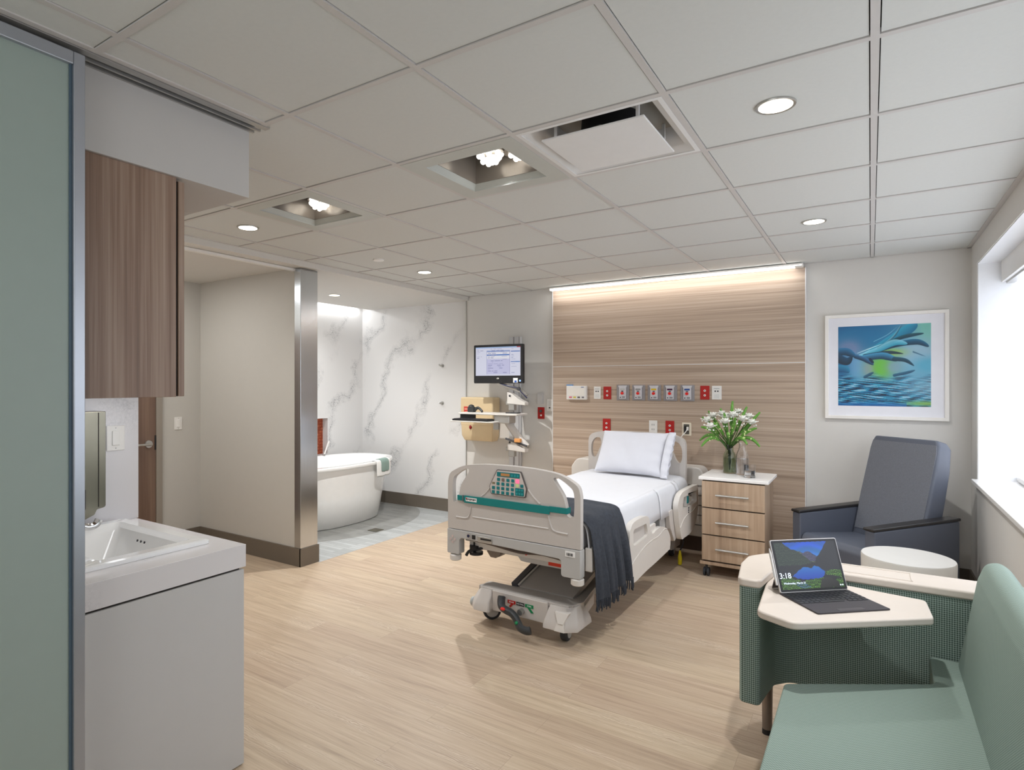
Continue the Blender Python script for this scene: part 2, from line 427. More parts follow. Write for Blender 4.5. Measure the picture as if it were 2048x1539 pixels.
# ------------------------------------------------------------------ the setting (X right along the head wall, Y towards it, Z up)
H = 2.531                     # ceiling of the patient room
def sbox(name, mat, *b, bevel=None, parent=None):
    o = MB().box(*b).build(name, mat, parent, bevel=bevel, smooth=0)
    return struct(o) if parent is None else o
o = MB(); o.plate([(-5.6, -1.6), (.62, -1.6), (.62, 5.74), (-3.92, 5.74), (-3.92, 3.53), (-5.6, 3.53)], 'z', -.06, 0.0); struct(o.build('floor', M_floor, smooth=0))
sbox('floor_bathroom', M_bfloor, -5.61, -3.92, 3.53, 5.80, -.06, .001)
# ceiling: one mesh of lay-in panels, the T-bar grid as its child
LX = [.0109 - .61 * k for k in range(-1, 7)]; LY = [.8806 + .61 * j for j in range(-4, 9)]
cm = MB(); gm = MB()
skip = {(3, 2): 1, (5, 2): 1, (2, 2): 1}
def panel(x0, x1, y0, y1):
    g_ = .0148
    cm.m(0).box(x0 + g_, x1 - g_, y0 + g_, y1 - g_, H + .002, H + .02)
    cm.m(1).box(x0, x1, y0, y1, H + .022, H + .03)
XS = LX + [-3.868]
for i in range(len(XS) - 1):
    for j in range(len(LY) - 1):
        x1, x0, y0, y1 = XS[i], XS[i + 1], LY[j], min(LY[j + 1], 5.735)
        if (i, j - 4 + 0) in {(3, 2), (5, 2), (2, 2)}: continue
        if x1 <= -1.9 and y1 < 1.5: 
            continue
        if x1 <= -1.9 and y0 < 1.5: y0 = 1.50 if x1 < -2.03 else 1.50
        if x0 < -1.97 and y0 < 1.49 and x1 > -1.9: x0 = -1.97
        panel(x0, x1, y0, y1)
w = .0115
for k, x in enumerate(LX[1:] + [-3.862]):
    gm.box(x - w, x + w, (LY[0] if x > -1.9 else 1.50), 5.735, H - .002, H + .018)
gm.box(.595, .62, LY[0], 5.735, H - .002, H + .018)
for y in LY[:-1]:
    gm.box(-1.965 if y < 1.49 else -3.862, .62, y - w, y + w, H - .0021, H + .017)
gm.box(-3.862, .62, 5.712, 5.735, H - .002, H + .018)
gm.box(-1.968, -1.945, LY[0], 1.505, H - .002, H + .018)
ceil = struct(cm.build('ceiling', [M_tile, M_dark], smooth=0)); gm.build('ceiling_grid', M_grid, ceil, smooth=0)
sbox('ceiling_slab', M_dark, -6.0, 1.1, -1.6, 6.0, 2.86, 2.9)
# walls
sbox('wall_back', M_paint, -3.9, 1.05, 5.74, 5.86, 0, 2.62)
o = MB(); o.box(.62, .98, -1.6, 5.74, 0, .828); o.box(.62, .98, -1.6, 5.74, 2.368, 2.62); o.box(.62, .98, 5.45, 5.74, .828, 2.368); o.box(.62, .98, -1.6, 1.2, .828, 2.368)
struct(o.build('wall_right', M_paint, smooth=0))
sbox('wall_bathroom_back', M_marble, -5.75, -3.9, 5.80, 5.92, 0, 2.62)
o = MB(); o.plate([(3.4, 0), (5.92, 0), (5.92, 2.62), (3.4, 2.62)], 'x', -5.72, -5.61, holes=[[(4.8, .655), (5.19, .655), (5.19, 1.10), (4.8, 1.10)]])
struct(o.build('wall_bathroom_left', M_marble, smooth=0))
sbox('trim_1', M_copper, -5.76, -5.70, 4.7, 5.3, .6, 1.15)          # copper tile at the back of the niche
sbox('trim_2', M_silver, -3.906, -3.894, 5.733, 5.80, .0, 2.49)      # metal joint where marble meets paint
sbox('wall_partition', M_paint2, -5.5, -4.02, 3.356, 3.53, 0, 2.60)
o = MB(); o.box(-5.5, -5.39, 1.4, 2.03, 0, 2.6); o.box(-5.5, -5.39, 2.93, 3.36, 0, 2.6); o.box(-5.5, -5.39, 2.03, 2.93, 2.1, 2.6)
struct(o.build('wall_vestibule', M_paint2, smooth=0))
o = MB(); o.box(-5.5, -2.94, 1.40, 1.50, 0, 2.6); o.box(-3.05, -2.94, .78, 1.40, 0, 2.6)
struct(o.build('wall_left', M_paint, smooth=0))
sbox('wall_left_cladding', M_splash, -2.945, -2.928, .9, 1.503, .88, 2.25)
sbox('wall_vanity_side', M_paint, -3.05, -2.06, .78, .888, 0, 2.62)
sbox('wall_soffit', M_soffit, -2.94, -2.05, .885, 1.483, 2.258, 2.62)
sbox('wall_fascia', M_paint, -3.905, -3.868, 1.50, 5.80, 2.486, 2.60)
sbox('wall_fascia_side', M_paint, -5.5, -3.05, 1.5, 1.51, 2.486, 2.60)
o = MB(); o.box(-5.45, -3.90, 1.4, 5.82, 2.492, 2.51); o.box(-5.72, -5.44, 1.4, 3.45, 2.492, 2.51); o.box(-5.72, -5.45, 3.45, 5.9, 2.56, 2.58); o.box(-5.46, -5.45, 3.45, 5.82, 2.505, 2.57)
struct(o.build('ceiling_bathroom', M_paint, smooth=0))
# rubber base
o = MB(); o.box(-5.388, -3.938, 3.342, 3.356, 0, .15); o.box(-3.95, -3.936, 3.342, 3.544, 0, .15); struct(o.build('baseboard_partition', M_base, smooth=0))
sbox('baseboard_vestibule', M_base, -5.39, -5.378, 2.98, 3.345, 0, .15)
sbox('baseboard_bathroom', M_base, -5.6, -3.9, 5.786, 5.80, 0, .15)
o = MB(); o.box(-3.9, -2.78, 5.728, 5.74, 0, .15); o.box(-.455, .62, 5.728, 5.74, 0, .15); struct(o.build('baseboard_back', M_base, smooth=0))
sbox('baseboard_right', M_base, .608, .62, -1.6, 5.73, 0, .15)
o = MB(); o.box(.625, .90, 5.444, 5.452, .856, 2.366); o.box(.625, .90, 1.2, 5.45, 2.362, 2.37); struct(o.build('trim_3', M_jamb, smooth=0))   # white reveal of the window recess
# window: frame, pane, sill
win = MB(); 
win.box(.90, .95, 1.2, 1.26, .828, 2.368); win.box(.90, .95, 5.39, 5.45, .828, 2.368); win.box(.90, .95, 3.3, 3.36, .828, 2.368); win.box(.90, .95, 1.2, 5.45, .828, .88); win.box(.90, .95, 1.2, 5.45, 2.32, 2.368)
win = struct(win.build('window_1', M_alu, smooth=0))
MB().box(.92, .926, 1.22, 5.43, .85, 2.35).build('pane', M_glass, win, smooth=0)
MB().box(.588, .90, 1.2, 5.449, .829, .856).build('window_sill', M_top, win, bevel=(.004, 2))
# door at the back of the vestibule
d2 = struct(MB().box(-5.41, -5.375, 2.06, 2.915, .01, 2.08).build('door_2', M_doorwood, bevel=(.002, 1)))
h = MB(); h.cyl((-5.375, 2.845, .985), (-5.36, 2.845, .985), .033, n=24); h.cyl((-5.36, 2.845, .985), (-5.325, 2.845, .985), .012); h.tube([(-5.325, 2.855, .985), (-5.325, 2.78, .985), (-5.33, 2.70, .985)], .011)
h.build('door_handle', M_silver, d2)
MB().box(-5.377, -5.370, 2.902, 2.918, .93, 1.06).build('latch_plate', M_black, d2, smooth=0)
f = MB(); f.box(-5.42, -5.365, 2.915, 2.97, 0, 2.14); f.box(-5.42, -5.365, 2.0, 2.06, 0, 2.14); f.box(-5.42, -5.365, 2.0, 2.97, 2.085, 2.14); f.build('door_frame', M_doorframe, d2, smooth=0)
# sliding frosted door in the foreground and its track
d1 = MB(); d1.box(-2.02, -1.98, .827, .859, .012, 2.516); d1.box(-2.02, -1.98, -.75, -.71, .012, 2.516); d1.box(-2.02, -1.98, -.71, .827, 2.476, 2.516); d1.box(-2.02, -1.98, -.71, .827, .012, .06)
d1 = struct(d1.build('door_1', M_alu, bevel=(.003, 2)))
MB().box(-2.006, -1.994, -.715, .832, .05, 2.48).build('frosted_pane', M_frost, d1, smooth=0)
MB().box(-1.994, -1.990, .819, .827, .06, 2.476).build('gasket', plain('blue grey gasket', (84, 104, 120), .5), d1, smooth=0)
t = thing('sliding_door_track', 'long double metal track on the ceiling above the frosted sliding door', 'door track', (-2.01, .4, H))
o = MB(); o.box(-.040, -.030, -1.1, 1.10, -.012, .03); o.box(-.012, -.003, -1.1, 1.11, -.010, .03); o.box(.012, .040, -1.1, 1.12, -.006, .03); o.build('rail', M_silver, t, smooth=0)
MB().box(-.04, .04, -1.1, 1.10, .02, .035).build('groove', M_blk2, t, smooth=0)
t = thing('curtain_track', 'slim white track along the edge of the lowered vestibule ceiling', 'track', (-4.03, 2.6, 2.49))
MB().box(-.02, .02, -1.0, .78, -.022, .0).build('rail', M_plastw, t, bevel=(.003, 2)); MB().box(-.018, .018, .78, .80, -.024, 0).build('end_cap', M_dark, t, smooth=0)
o = MB(); o.box(-4.022, -3.945, 3.35, 3.535, .15, 2.488); tag(o.build('corner_cladding', M_steel, bevel=(.003, 2)), 'tall brushed stainless steel cladding on the end of the partition wall', 'steel column')
# ------------------------------------------------------------------ ceiling fittings
def downlight(x, y, z, label, first=[None]):
    if first[0] is None:
        t = thing('recessed_downlight', label, 'ceiling light', (x, y, z), 0, 'round downlights')
        MB().lathe([(.056, -.004), (.066, -.006), (.068, -.001), (.068, 0), (.056, 0)], n=40, cap0=False, cap1=False).build('trim_ring', M_silver, t)
        MB().lathe([(.057, -.0045), (.057, .0)], n=40).build('lens', M_lens, t)
        first[0] = t; return t
    return dup(first[0], (x, y, z), label)
DL = [(-.287, 2.418, 'large round downlight nearest the camera, above the sofa'), (-.293, 4.277, 'round downlight in the ceiling in front of the framed picture'),
      (-3.345, 2.412, 'round downlight beside the hanging soffit at the left'), (-3.348, 4.254, 'small round downlight in the tiled ceiling near the bathroom opening')]
for x, y, l in DL: downlight(x, y, H + .001, l)
downlight(-4.858, 4.592, 2.492, 'round downlight in the bathroom ceiling above the tub')
o = MB().lathe([(.001, -.012), (.040, -.012), (.044, -.008), (.044, 0), (.001, 0)], c=(-3.323, 3.62, H + .002), n=32); tag(o.build('sprinkler_cover', M_plastw), 'small round unlit white sprinkler cover on the ceiling', 'sprinkler cover')
def sq_frame(m, x0, x1, y0, y1, wi, z0, z1):
    m.plate([(x0, y0), (x1, y0), (x1, y1), (x0, y1)], 'z', z0, z1, holes=[[(x0 + wi, y0 + wi), (x1 - wi, y0 + wi), (x1 - wi, y1 - wi), (x0 + wi, y1 - wi)]])
def exam_light(k, label, heads):
    x0, y0 = LX[k + 1] + .012, LY[6] + .012; S = .586; cx, cy = x0 + S / 2, y0 + S / 2
    t = thing('recessed_exam_light', label, 'exam light', (cx, cy, H), 0, 'square recessed exam lights')
    a = S / 2; m = MB(); sq_frame(m, -a, a, -a, a, .085, -.004, .01)
    b = a - .085
    m.rings([[(-b, -b, .003), (b, -b, .003), (b, b, .003), (-b, b, .003)], [(-b + .018, -b + .018, .03), (b - .018, -b + .018, .03), (b - .018, b - .018, .03), (-b + .018, b - .018, .03)]], False, False)
    m.build('frame', plain('satin grey green frame', (190, 192, 186), .4), t, smooth=0)
    m = MB(); c = b - .016; m.box(-c, c, -c, -c + .004, .028, .27); m.box(-c, c, c - .004, c, .028, .27); m.box(-c, -c + .004, -c, c, .028, .27); m.box(c - .004, c, -c, c, .028, .27); m.box(-c, c, -c, c, .266, .27)
    m.build('housing', M_housing, t, smooth=0)
    led0 = [None]
    for hx, hy, nl in heads:
        hd = MB().lathe([(.001, .115), (.07, .115), (.085, .15), (.08, .22), (.001, .23)], c=(hx, hy, 0), n=28).build('lamp_head_or_reflection', M_housing, t)
        R_ = .056 if nl > 10 else .036
        for i in range(nl):
            f = (i + .5) / nl; th_ = math.acos(1 - f * .95); ph = i * 2.39996
            p = (hx + R_ * math.sin(th_) * math.cos(ph), hy + R_ * math.sin(th_) * math.sin(ph), .122 - R_ * math.cos(th_))
            if led0[0] is None: led0[0] = MB().ball((0, 0, 0), .0145, 12).build('led', M_led, hd, loc=p)
            else:
                q = led0[0].copy(); COL.objects.link(q); q.parent = hd; q.location = p
    return t
exam_light(3, 'square recessed exam light with led cluster, beside the open ceiling diffuser', ((-.03, .07, 19), (.085, .14, 7)))  # smaller second head is modelled for the cluster's reflection in the housing
exam_light(5, 'square recessed exam light with led cluster, the farther one near the left downlight', ((-.08, .13, 19),))
x0, y0 = LX[3] + .012, LY[6] + .012; cx, cy = x0 + .293, y0 + .293; a = .293
t = thing('ceiling_air_diffuser', 'square white ceiling air diffuser with a flat plate hanging in it', 'air diffuser', (cx, cy, H))
m = MB(); sq_frame(m, -a, a, -a, a, .018, -.003, .006)
r0 = a - .018; R = [[(sx * q, sy * q, z) for sx, sy in ((-1, -1), (1, -1), (1, 1), (-1, 1))] for q, z in ((r0, .0), (r0 - .035, .022), (r0 - .055, .06), (r0 - .06, .10))]
m.rings(R, False, False); m.build('frame', M_white, t, smooth=50)
MB().box(-a + .06, a - .06, -a + .06, a - .06, .098, .102).build('back_pan', plain('duct pan beige', (176, 170, 160), .6), t, smooth=0)
MB().lathe([(.13, .03), (.125, .03), (.12, .099), (.001, .097)], n=36, cap0=False, cap1=False).build('duct_collar', M_blk2, t)
MB().box(-.215, .208, -.215, .200, -.021, -.013).build('plate', M_white, t, bevel=(.003, 2))
for sx, sy in ((-1, -1), (1, -1), (1, 1), (-1, 1)): MB().box(sx * .17 - .006, sx * .17 + .006, sy * .17 - .006, sy * .17 + .006, -.014, .1).build('hanger', M_white, t, smooth=0)
t = thing('headwall_light_bar', 'long thin white led light bar across the top of the wood headwall', 'light bar', (-1.625, 5.66, 2.49))
MB().box(-1.16, 1.16, -.03, .035, .012, .036).build('housing', M_plastw, t, bevel=(.003, 2)); MB().box(-1.15, 1.15, -.033, .02, .004, .018).build('diffuser', M_strip, t, smooth=0); MB().box(1.10, 1.16, -.036, .03, .002, .014).build('end_cap', M_plastw, t, smooth=0)
# roller shade in the window recess
t = thing('roller_shade', 'white roller shade hanging from its cassette in the window recess', 'roller shade', (.83, 3.3, 2.22))
MB().box(-.085, .06, -2.08, 2.13, .0, .146).build('cassette', M_plastw, t, bevel=(.004, 2)); MB().box(-.06, -.02, -2.07, 2.12, -.012, .0).build('cassette_lip', M_silver, t, smooth=0)
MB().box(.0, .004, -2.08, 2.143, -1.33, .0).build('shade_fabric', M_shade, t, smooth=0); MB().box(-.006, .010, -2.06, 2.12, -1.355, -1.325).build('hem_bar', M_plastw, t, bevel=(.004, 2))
# ------------------------------------------------------------------ head wall fittings
t = thing('wood_headwall', 'wide taupe wood-grain headwall panel behind the bed', 'wall panel', (-1.62, 5.72, 0))
X0, X1 = -1.155, 1.165
MB().box(X0, X1, -.02, .018, .0, 1.70).build('lower_panel', M_headwood, t, smooth=0); MB().box(X0, X1, -.02, .018, 1.706, 2.50).build('upper_panel', M_headwood, t, smooth=0)
o = MB(); o.box(X1, X1 + .007, -.022, .018, 0, 2.5); o.box(X0, X1, -.0205, .018, 1.70, 1.706); o.box(X0 - .006, X0, -.022, .018, 0, 2.5); o.build('edge_trim', M_white, t, smooth=0)
MB().box(X0, X1, -.026, -.02, 0, .15).build('kick_strip', plain('dark brown kick', (84, 66, 54), .6), t, smooth=0)
WY = 5.70
def plate_thing(name, label, cat, x0, x1, z0, z1, y, mat, group=None, d=.008):
    t = thing(name, label, cat, ((x0 + x1) / 2, y, (z0 + z1) / 2), 0, group); w, h_ = (x1 - x0) / 2, (z1 - z0) / 2
    MB().box(-w, w, -d, 0, -h_, h_).build('cover_plate', mat, t, bevel=(.003, 2)); return t, w, h_
def sockets(t, mat, pts, r=.011, d=.012, name='socket'):
    for x, z in pts: MB().cyl((x, -.007, z), (x, -d, z), r, n=16).build(name, mat, t)
def red_outlet(x, z, label):
    t, w, h_ = plate_thing('red_outlet', label, 'outlet', x - .040, x + .040, z - .063, z + .063, WY, M_red, 'red emergency outlets')
    sockets(t, M_plastw, [(0, .018), (0, -.024)], .010)
    for zz in (.018, -.024): 
        MB().box(-.003, .003, -.0135, -.0115, zz - .004, zz + .004).build('pin_slot', M_ink, t, smooth=0)
red_outlet(-2.177, 1.434, 'red wall outlet just right of the first white data plate, upper row'); red_outlet(-1.252, 1.444, 'red wall outlet right of the gas outlets, upper row')
red_outlet(-2.184, 1.115, 'red wall outlet behind the top left of the pillow'); red_outlet(-1.565, 1.115, 'red wall outlet behind the top right corner of the pillow')
def data_plate(x, z, label, w=.036):
    t, a_, b_ = plate_thing('data_plate', label, 'outlet', x - w, x + w, z - .062, z + .062, WY, M_plastw, 'white data plates')
    for sx in (-.011, .011): MB().box(sx - .006, sx + .006, -.0105, -.007, .008, .020).build('data_port', M_ink, t, smooth=0)
    MB().box(-.024, .024, -.0095, -.007, .034, .042).build('label_strip', plain('pale grey print', (190, 190, 190), .6), t, smooth=0)
    MB().box(-.022, .022, -.0095, -.007, -.05, -.012).build('blank_insert', plain('soft white', (225, 225, 222), .5), t, smooth=0)
data_plate(-2.282, 1.435, 'white data plate at the left, between the nurse call panel and red outlet'); data_plate(-1.151, 1.444, 'white data plate at the far right end of the upper row', .041)
# gas outlets
CO = [(196, 196, 192), (150, 150, 150), (224, 190, 40), (72, 36, 66), (48, 84, 150)]
NM = ['plain light label', 'grey label', 'yellow label', 'dark purple label', 'blue label']
for i, (x, c) in enumerate(zip((-2.016, -1.861, -1.71, -1.56, -1.404), CO)):
    t, w, h_ = plate_thing('gas_outlet', 'grey medical gas outlet with red knob and %s' % NM[i], 'gas outlet', x - .062, x + .062, 1.439 - .075, 1.439 + .075, WY, M_grey, 'medical gas outlets', .014)
    f = MB().plate(rpoly([(-.034, -.060), (.034, -.060), (.034, .045), (.046, .068), (-.046, .068), (-.034, .045)], .006), 'y', -.026, -.012).build('face_plate', plain('pale lilac plate', (214, 212, 216), .4), t, bevel=(.002, 2))
    MB().cyl((0, -.024, -.006), (0, -.042, -.006), .0135, n=20).build('red_knob', M_redb, t, bevel=(.002, 2))
    MB().box(-.024, .024, -.0285, -.025, .024, .040).build('gas_label', plain('gas label %d' % i, c, .5), t, smooth=0)
    MB().box(-.010, .010, -.0285, -.025, .010, .018).build('print', M_ink, t, smooth=0)
    MB().cyl((-.019, -.025, -.046), (-.019, -.030, -.046), .0055, n=12).build('release_button', M_ink, t); MB().box(-.002, .026, -.0285, -.025, -.052, -.036).build('print', plain('grey print', (150, 150, 152), .5), t, smooth=0)
# nurse call panel
t = thing('nurse_call_panel', 'wide white nurse call panel with coloured buttons on the headwall', 'call panel', (-2.495, WY, 1.434))
MB().box(-.107, .107, -.045, 0, -.070, .070).build('case', M_plastw, t, bevel=(.006, 3)); MB().box(-.086, .088, -.047, -.044, -.030, .050).build('inset', plain('ivory inset', (240, 236, 228), .4), t, bevel=(.002, 2))
for k, c in enumerate(((214, 120, 130), (222, 206, 90), (96, 92, 96), (120, 116, 120))): MB().box(-.074 + k * .046, -.044 + k * .044, -.050, -.044, -.054, -.038).build('button', plain('call button %d' % k, c, .4), t, bevel=(.001, 1))
MB().box(-.112, -.045, -.03, -.01, .070, .084).build('blue_tag', plain('blue tag', (120, 160, 205), .4), t, smooth=0); MB().box(.055, .085, -.0475, -.044, .052, .060).build('badge', plain('blue print', (120, 130, 170), .5), t, smooth=0)
# lower row
t, w, h_ = plate_thing('duplex_outlet', 'white duplex power outlet behind the top of the pillow', 'outlet', -1.761, -1.682, 1.052, 1.176, WY, M_plastw)
for zz in (.022, -.022):
    for sx in (-.009, .009): MB().box(sx - .002, sx + .002, -.0095, -.007, zz - .008, zz + .008).build('pin_slot', M_ink, t, smooth=0)
t, w, h_ = plate_thing('call_cord_outlet', 'cream call cord outlet with a white cord plugged in', 'outlet', -1.454, -1.371, 1.046, 1.166, WY, M_cream)
MB().box(-.024, .024, -.012, -.006, -.045, .045).build('dark_insert', plain('dark insert', (92, 88, 80), .5), t, smooth=0); MB().box(-.020, -.004, -.03, -.01, -.03, .03).build('plug', M_black, t, bevel=(.002, 2))
MB().box(.004, .020, -.03, -.01, -.012, .022).build('white_plug', M_plastw, t, bevel=(.002, 2))
MB().tube(spline([(.012, -.03, 0), (.0, -.07, -.03), (-.05, -.11, -.09), (-.12, -.12, -.12), (-.14, -.14, -.16), (-.13, -.16, -.24)], 6), .0042, 8).build('cord', M_plastw, t)
# between marble and headwall
t, w, h_ = plate_thing('red_outlet', 'red wall outlet on the painted wall beside the monitor arm', 'outlet', -2.972, -2.892, 1.15, 1.275, 5.74, M_red, None)
sockets(t, M_plastw, [(0.002, -.024)], .010); sockets(t, plain('grey plug', (90, 84, 84), .5), [(0, .02)], .014, .02, 'plug')
t, w, h_ = plate_thing('cord_clip_box', 'pale small box on the painted wall above the red outlet by the monitor arm', 'wall box', -2.965, -2.905, 1.31, 1.42, 5.74, plain('pale grey box', (206, 204, 202), .5), None, .03)
t, w, h_ = plate_thing('double_data_plate', 'wide white data plate on painted wall left of wood headwall', 'outlet', -2.865, -2.750, 1.235, 1.365, 5.74, M_plastw)
for sx in (-.022, .022): MB().box(sx - .008, sx + .008, -.0105, -.007, -.035, -.022).build('data_port', M_ink, t, smooth=0)
MB().box(-.045, .045, -.0095, -.007, -.01, .045).build('blank_insert', plain('soft white', (225, 225, 222), .5), t, smooth=0)
# picture
t = thing('framed_picture', 'white framed picture of blue flower petals over water', 'picture', (.089, 5.74, 1.662))
W, Hh = .4015, .421
MB().plate([(-W, -Hh), (W, -Hh), (W, Hh), (-W, Hh)], 'y', -.035, 0, holes=[[(-W + .026, -Hh + .026), (W - .026, -Hh + .026), (W - .026, Hh - .026), (-W + .026, Hh - .026)]]).build('frame', M_frame, t, bevel=(.003, 2))
MB().box(-W + .02, W - .02, -.018, -.004, -Hh + .02, Hh - .02).build('mat_board', M_matte, t, smooth=0)
def strokes(img, S, aa=.006):
    h, w, _ = img.shape; asp = 1.17
    U, V = np.meshgrid(np.linspace(0, 1, w), np.linspace(0, 1, h))
    for pts, w0, w1, ca, cb, al in S:
        P = np.array(spline([(a_, b_, 0) for a_, b_ in pts], 10))[:, :2]
        best = np.full(U.shape, 9.); tt = np.zeros(U.shape); side = np.zeros(U.shape)
        for i in range(len(P) - 1):
            a_, b_ = P[i], P[i + 1]; d = (b_ - a_) * np.array([asp, 1]); L = d @ d + 1e-9
            qx, qy = (U - a_[0]) * asp, V - a_[1]; s = np.clip((qx * d[0] + qy * d[1]) / L, 0, 1)
            ex, ey = qx - s * d[0], qy - s * d[1]; D = np.hypot(ex, ey); k = D < best
            best = np.where(k, D, best); tt = np.where(k, (i + s) / (len(P) - 1), tt); side = np.where(k, np.sign(d[0] * ey - d[1] * ex) * D, side)
        wd = (w0 + (w1 - w0) * tt) * np.clip(np.sqrt(np.clip(1 - tt, 0, 1)) * 1.6, 0, 1)
        m = np.clip((wd - best) / aa, 0, 1)[..., None] * al
        f = np.clip(side / (wd + 1e-6) * .5 + .5, 0, 1)[..., None]
        c = (np.array(ca)[None, None] * (1 - f) + np.array(cb)[None, None] * f) / 255.
        img[:] = img * (1 - m) + c * m
    return img
def art():
    h, w = 280, 340; U, V = np.meshgrid(np.linspace(0, 1, w), np.linspace(0, 1, h))
    def blob(cx, cy, sx, sy): return np.exp(-((U - cx) / sx) ** 2 - ((V - cy) / sy) ** 2)[..., None]
    img = np.ones((h, w, 3)) * np.array([92, 158, 190]) / 255.
    for cx, cy, sx, sy, c, a_ in ((.1, 1.0, .5, .22, (12, 78, 132), 1), (.25, .85, .45, .2, (20, 112, 158), .9), (.12, .72, .16, .12, (120, 132, 170), .85), (1, 1, .2, .35, (116, 190, 170), .9), (.85, .62, .25, .2, (150, 182, 204), .9), (.2, .5, .12, .12, (110, 160, 200), .9),
                                  (.48, .48, .14, .14, (104, 186, 66), 1), (.34, .46, .06, .1, (150, 150, 160), .6), (.62, .48, .09, .08, (130, 160, 180), .8), (.6, .66, .14, .05, (150, 190, 90), .8), (1, .5, .2, .1, (80, 165, 195), .9), (0, .45, .12, .2, (14, 92, 140), .9)):
        k = np.clip(blob(cx, cy, sx, sy) * 1.25, 0, 1) * a_; img = img * (1 - k) + np.array(c) / 255. * k
    dk, md, lt, hi = (6, 44, 66), (14, 104, 142), (40, 158, 190), (150, 214, 232)
    S = [([(.28, .62), (.5, .76), (.75, .92), (.86, 1.0)], .03, .09, md, lt, 1), ([(.4, .68), (.6, .84), (.7, 1.0)], .012, .02, dk, hi, .8), ([(.45, .72), (.7, .84), (.93, .88)], .02, .03, dk, (20, 90, 100), .95), ([(.3, .62), (.6, .74), (.85, .78), (.98, .72)], .02, .05, dk, md, 1),
         ([(.25, .62), (.45, .7), (.62, .78), (.76, .76)], .03, .05, lt, hi, .85), ([(.3, .62), (.55, .66), (.72, .64)], .03, .018, (30, 40, 60), dk, .9), ([(.3, .6), (.5, .62), (.66, .56)], .04, .05, dk, (70, 160, 205), 1), ([(.62, .58), (.74, .56), (.83, .49)], .03, .02, (8, 44, 60), (20, 84, 110), 1), ([(.2, .62), (.3, .58), (.4, .51)], .03, .032, (10, 36, 56), (56, 120, 170), 1),
         ([(.0, .68), (.1, .68), (.2, .62)], .05, .05, dk, (40, 120, 170), 1), ([(0, .6), (.1, .56), (.16, .62)], .06, .04, (6, 36, 56), (12, 70, 104), 1), ([(0, .47), (.08, .46), (.13, .42)], .05, .045, (10, 70, 110), (40, 140, 180), .9), ([(.22, .66), (.32, .7), (.5, .77)], .006, .012, hi, (230, 245, 250), .9), ([(.24, .63), (.36, .7)], .004, .012, (235, 245, 250), lt, .9),
         ([(.4, .8), (.55, .88), (.66, .98)], .006, .006, (190, 230, 240), hi, .7), ([(.82, .66), (.95, .6)], .012, .006, (40, 90, 120), (20, 70, 100), .7), ([(.36, .58), (.4, .53)], .02, .02, (20, 20, 50), dk, .9)]
    strokes(img, S)
    ph = 14 * V ** .8; n = np.sin(U * 23 + 9 * np.sin(V * 41)) + np.sin(U * 11 - V * 90 + 3 * np.sin(U * 7)) + np.sin(V * 150 + 4 * np.sin(U * 9 + V * 30)) + .7 * np.sin(U * 37 + V * 210)
    wm = np.clip((.40 - V + .03 * np.sin(U * 20)) * 9, 0, 1)[..., None]; n = n[..., None]
    wat = np.where(n < -1.0, np.array([6, 34, 58]), np.where(n < .3, np.array([14, 92, 138]), np.where(n < 1.5, np.array([48, 150, 184]), np.array([140, 190, 214])))) / 255.
    kk = np.exp(-((U - .95) / .3) ** 2 - ((V - .24) / .14) ** 2)[..., None]; wat = wat * (1 - .7 * kk) + np.array([150, 186, 204]) / 255. * .7 * kk
    g_ = np.exp(-((U - .95) / .22) ** 2 - ((V - .04) / .03) ** 2)[..., None]; wat = wat * (1 - g_) + np.array([132, 182, 84]) / 255. * g_
    b_ = np.clip((.06 - V) * 20, 0, .8)[..., None] * (U < .75)[..., None]; wat = wat * (1 - b_) + np.array([14, 96, 168]) / 255. * b_
    img = img * (1 - wm * .92) + wat * wm * .92
    strokes(img, [([(.62, .38), (.75, .41), (.84, .44)], .02, .02, (16, 60, 90), (40, 100, 130), .9), ([(.3, .36), (.4, .42)], .02, .02, (16, 56, 84), (30, 90, 120), .8)])
    return img
painted('art_print', (-.309, -.0185, -.315), (.602, 0, 0), (0, 0, .640), art(), M_art, t)
# sharps box
t = thing('sharps_container', 'tan wall-mounted box with red label and red knob beside the marble', 'waste container', (-3.657, 5.735, .885))
MB().plate(rpoly([(-.215, .17), (.215, .17), (.215, .49), (-.215, .49)], .02), 'y', -.16, 0).build('body', M_tan, t, bevel=(.022, 4))
MB().rings([[(sx * w_ , y, z) for sx, y in ((-1, -d_), (1, -d_), (1, 0), (-1, 0))] for w_, d_, z in ((.185, .12, 0), (.205, .15, .06), (.211, .158, .20))]).build('lower_bin', M_tan, t, bevel=(.012, 3))
MB().box(-.165, -.06, -.1625, -.158, .26, .385).build('red_label', plain('red orange label', (200, 60, 50), .5), t, smooth=0)
for k in range(3): MB().box(-.155, -.07, -.1640, -.162, .275 + k * .036, .295 + k * .036).build('label_print', plain('pale red print', (232, 150, 130), .5), t, smooth=0)
MB().ball((-.075, -.165, .155), .017, 14, (1, .6, 1.3)).build('red_knob', plain('dark red knob', (140, 14, 20), .3), t); MB().cyl((-.205, -.165, .315), (-.205, -.155, .315), .008).build('lock', M_silver, t)
# light switches
def switch(name, label, o, ax, w=.04, h_=.058):
    t = thing(name, label, 'light switch', o); MB().box(0, .006, -w, w, -h_, h_).build('cover_plate', M_plastw, t, bevel=(.002, 2)); MB().box(.005, .011, -.017, .017, -.034, .034).build('rocker', M_plastw, t, bevel=(.003, 2))
    for z in (-.047, .047): MB().cyl((.005, 0, z), (.0075, 0, z), .003, n=10).build('screw', M_silver, t)
switch('light_switch', 'white rocker light switch on the marble beside the towel dispenser', (-2.928, 1.397, 1.270), 'x', .040, .058); switch('light_switch', 'white rocker light switch on the beige vestibule wall right of the wood door', (-5.39, 3.131, 1.155), 'x', .036, .058)
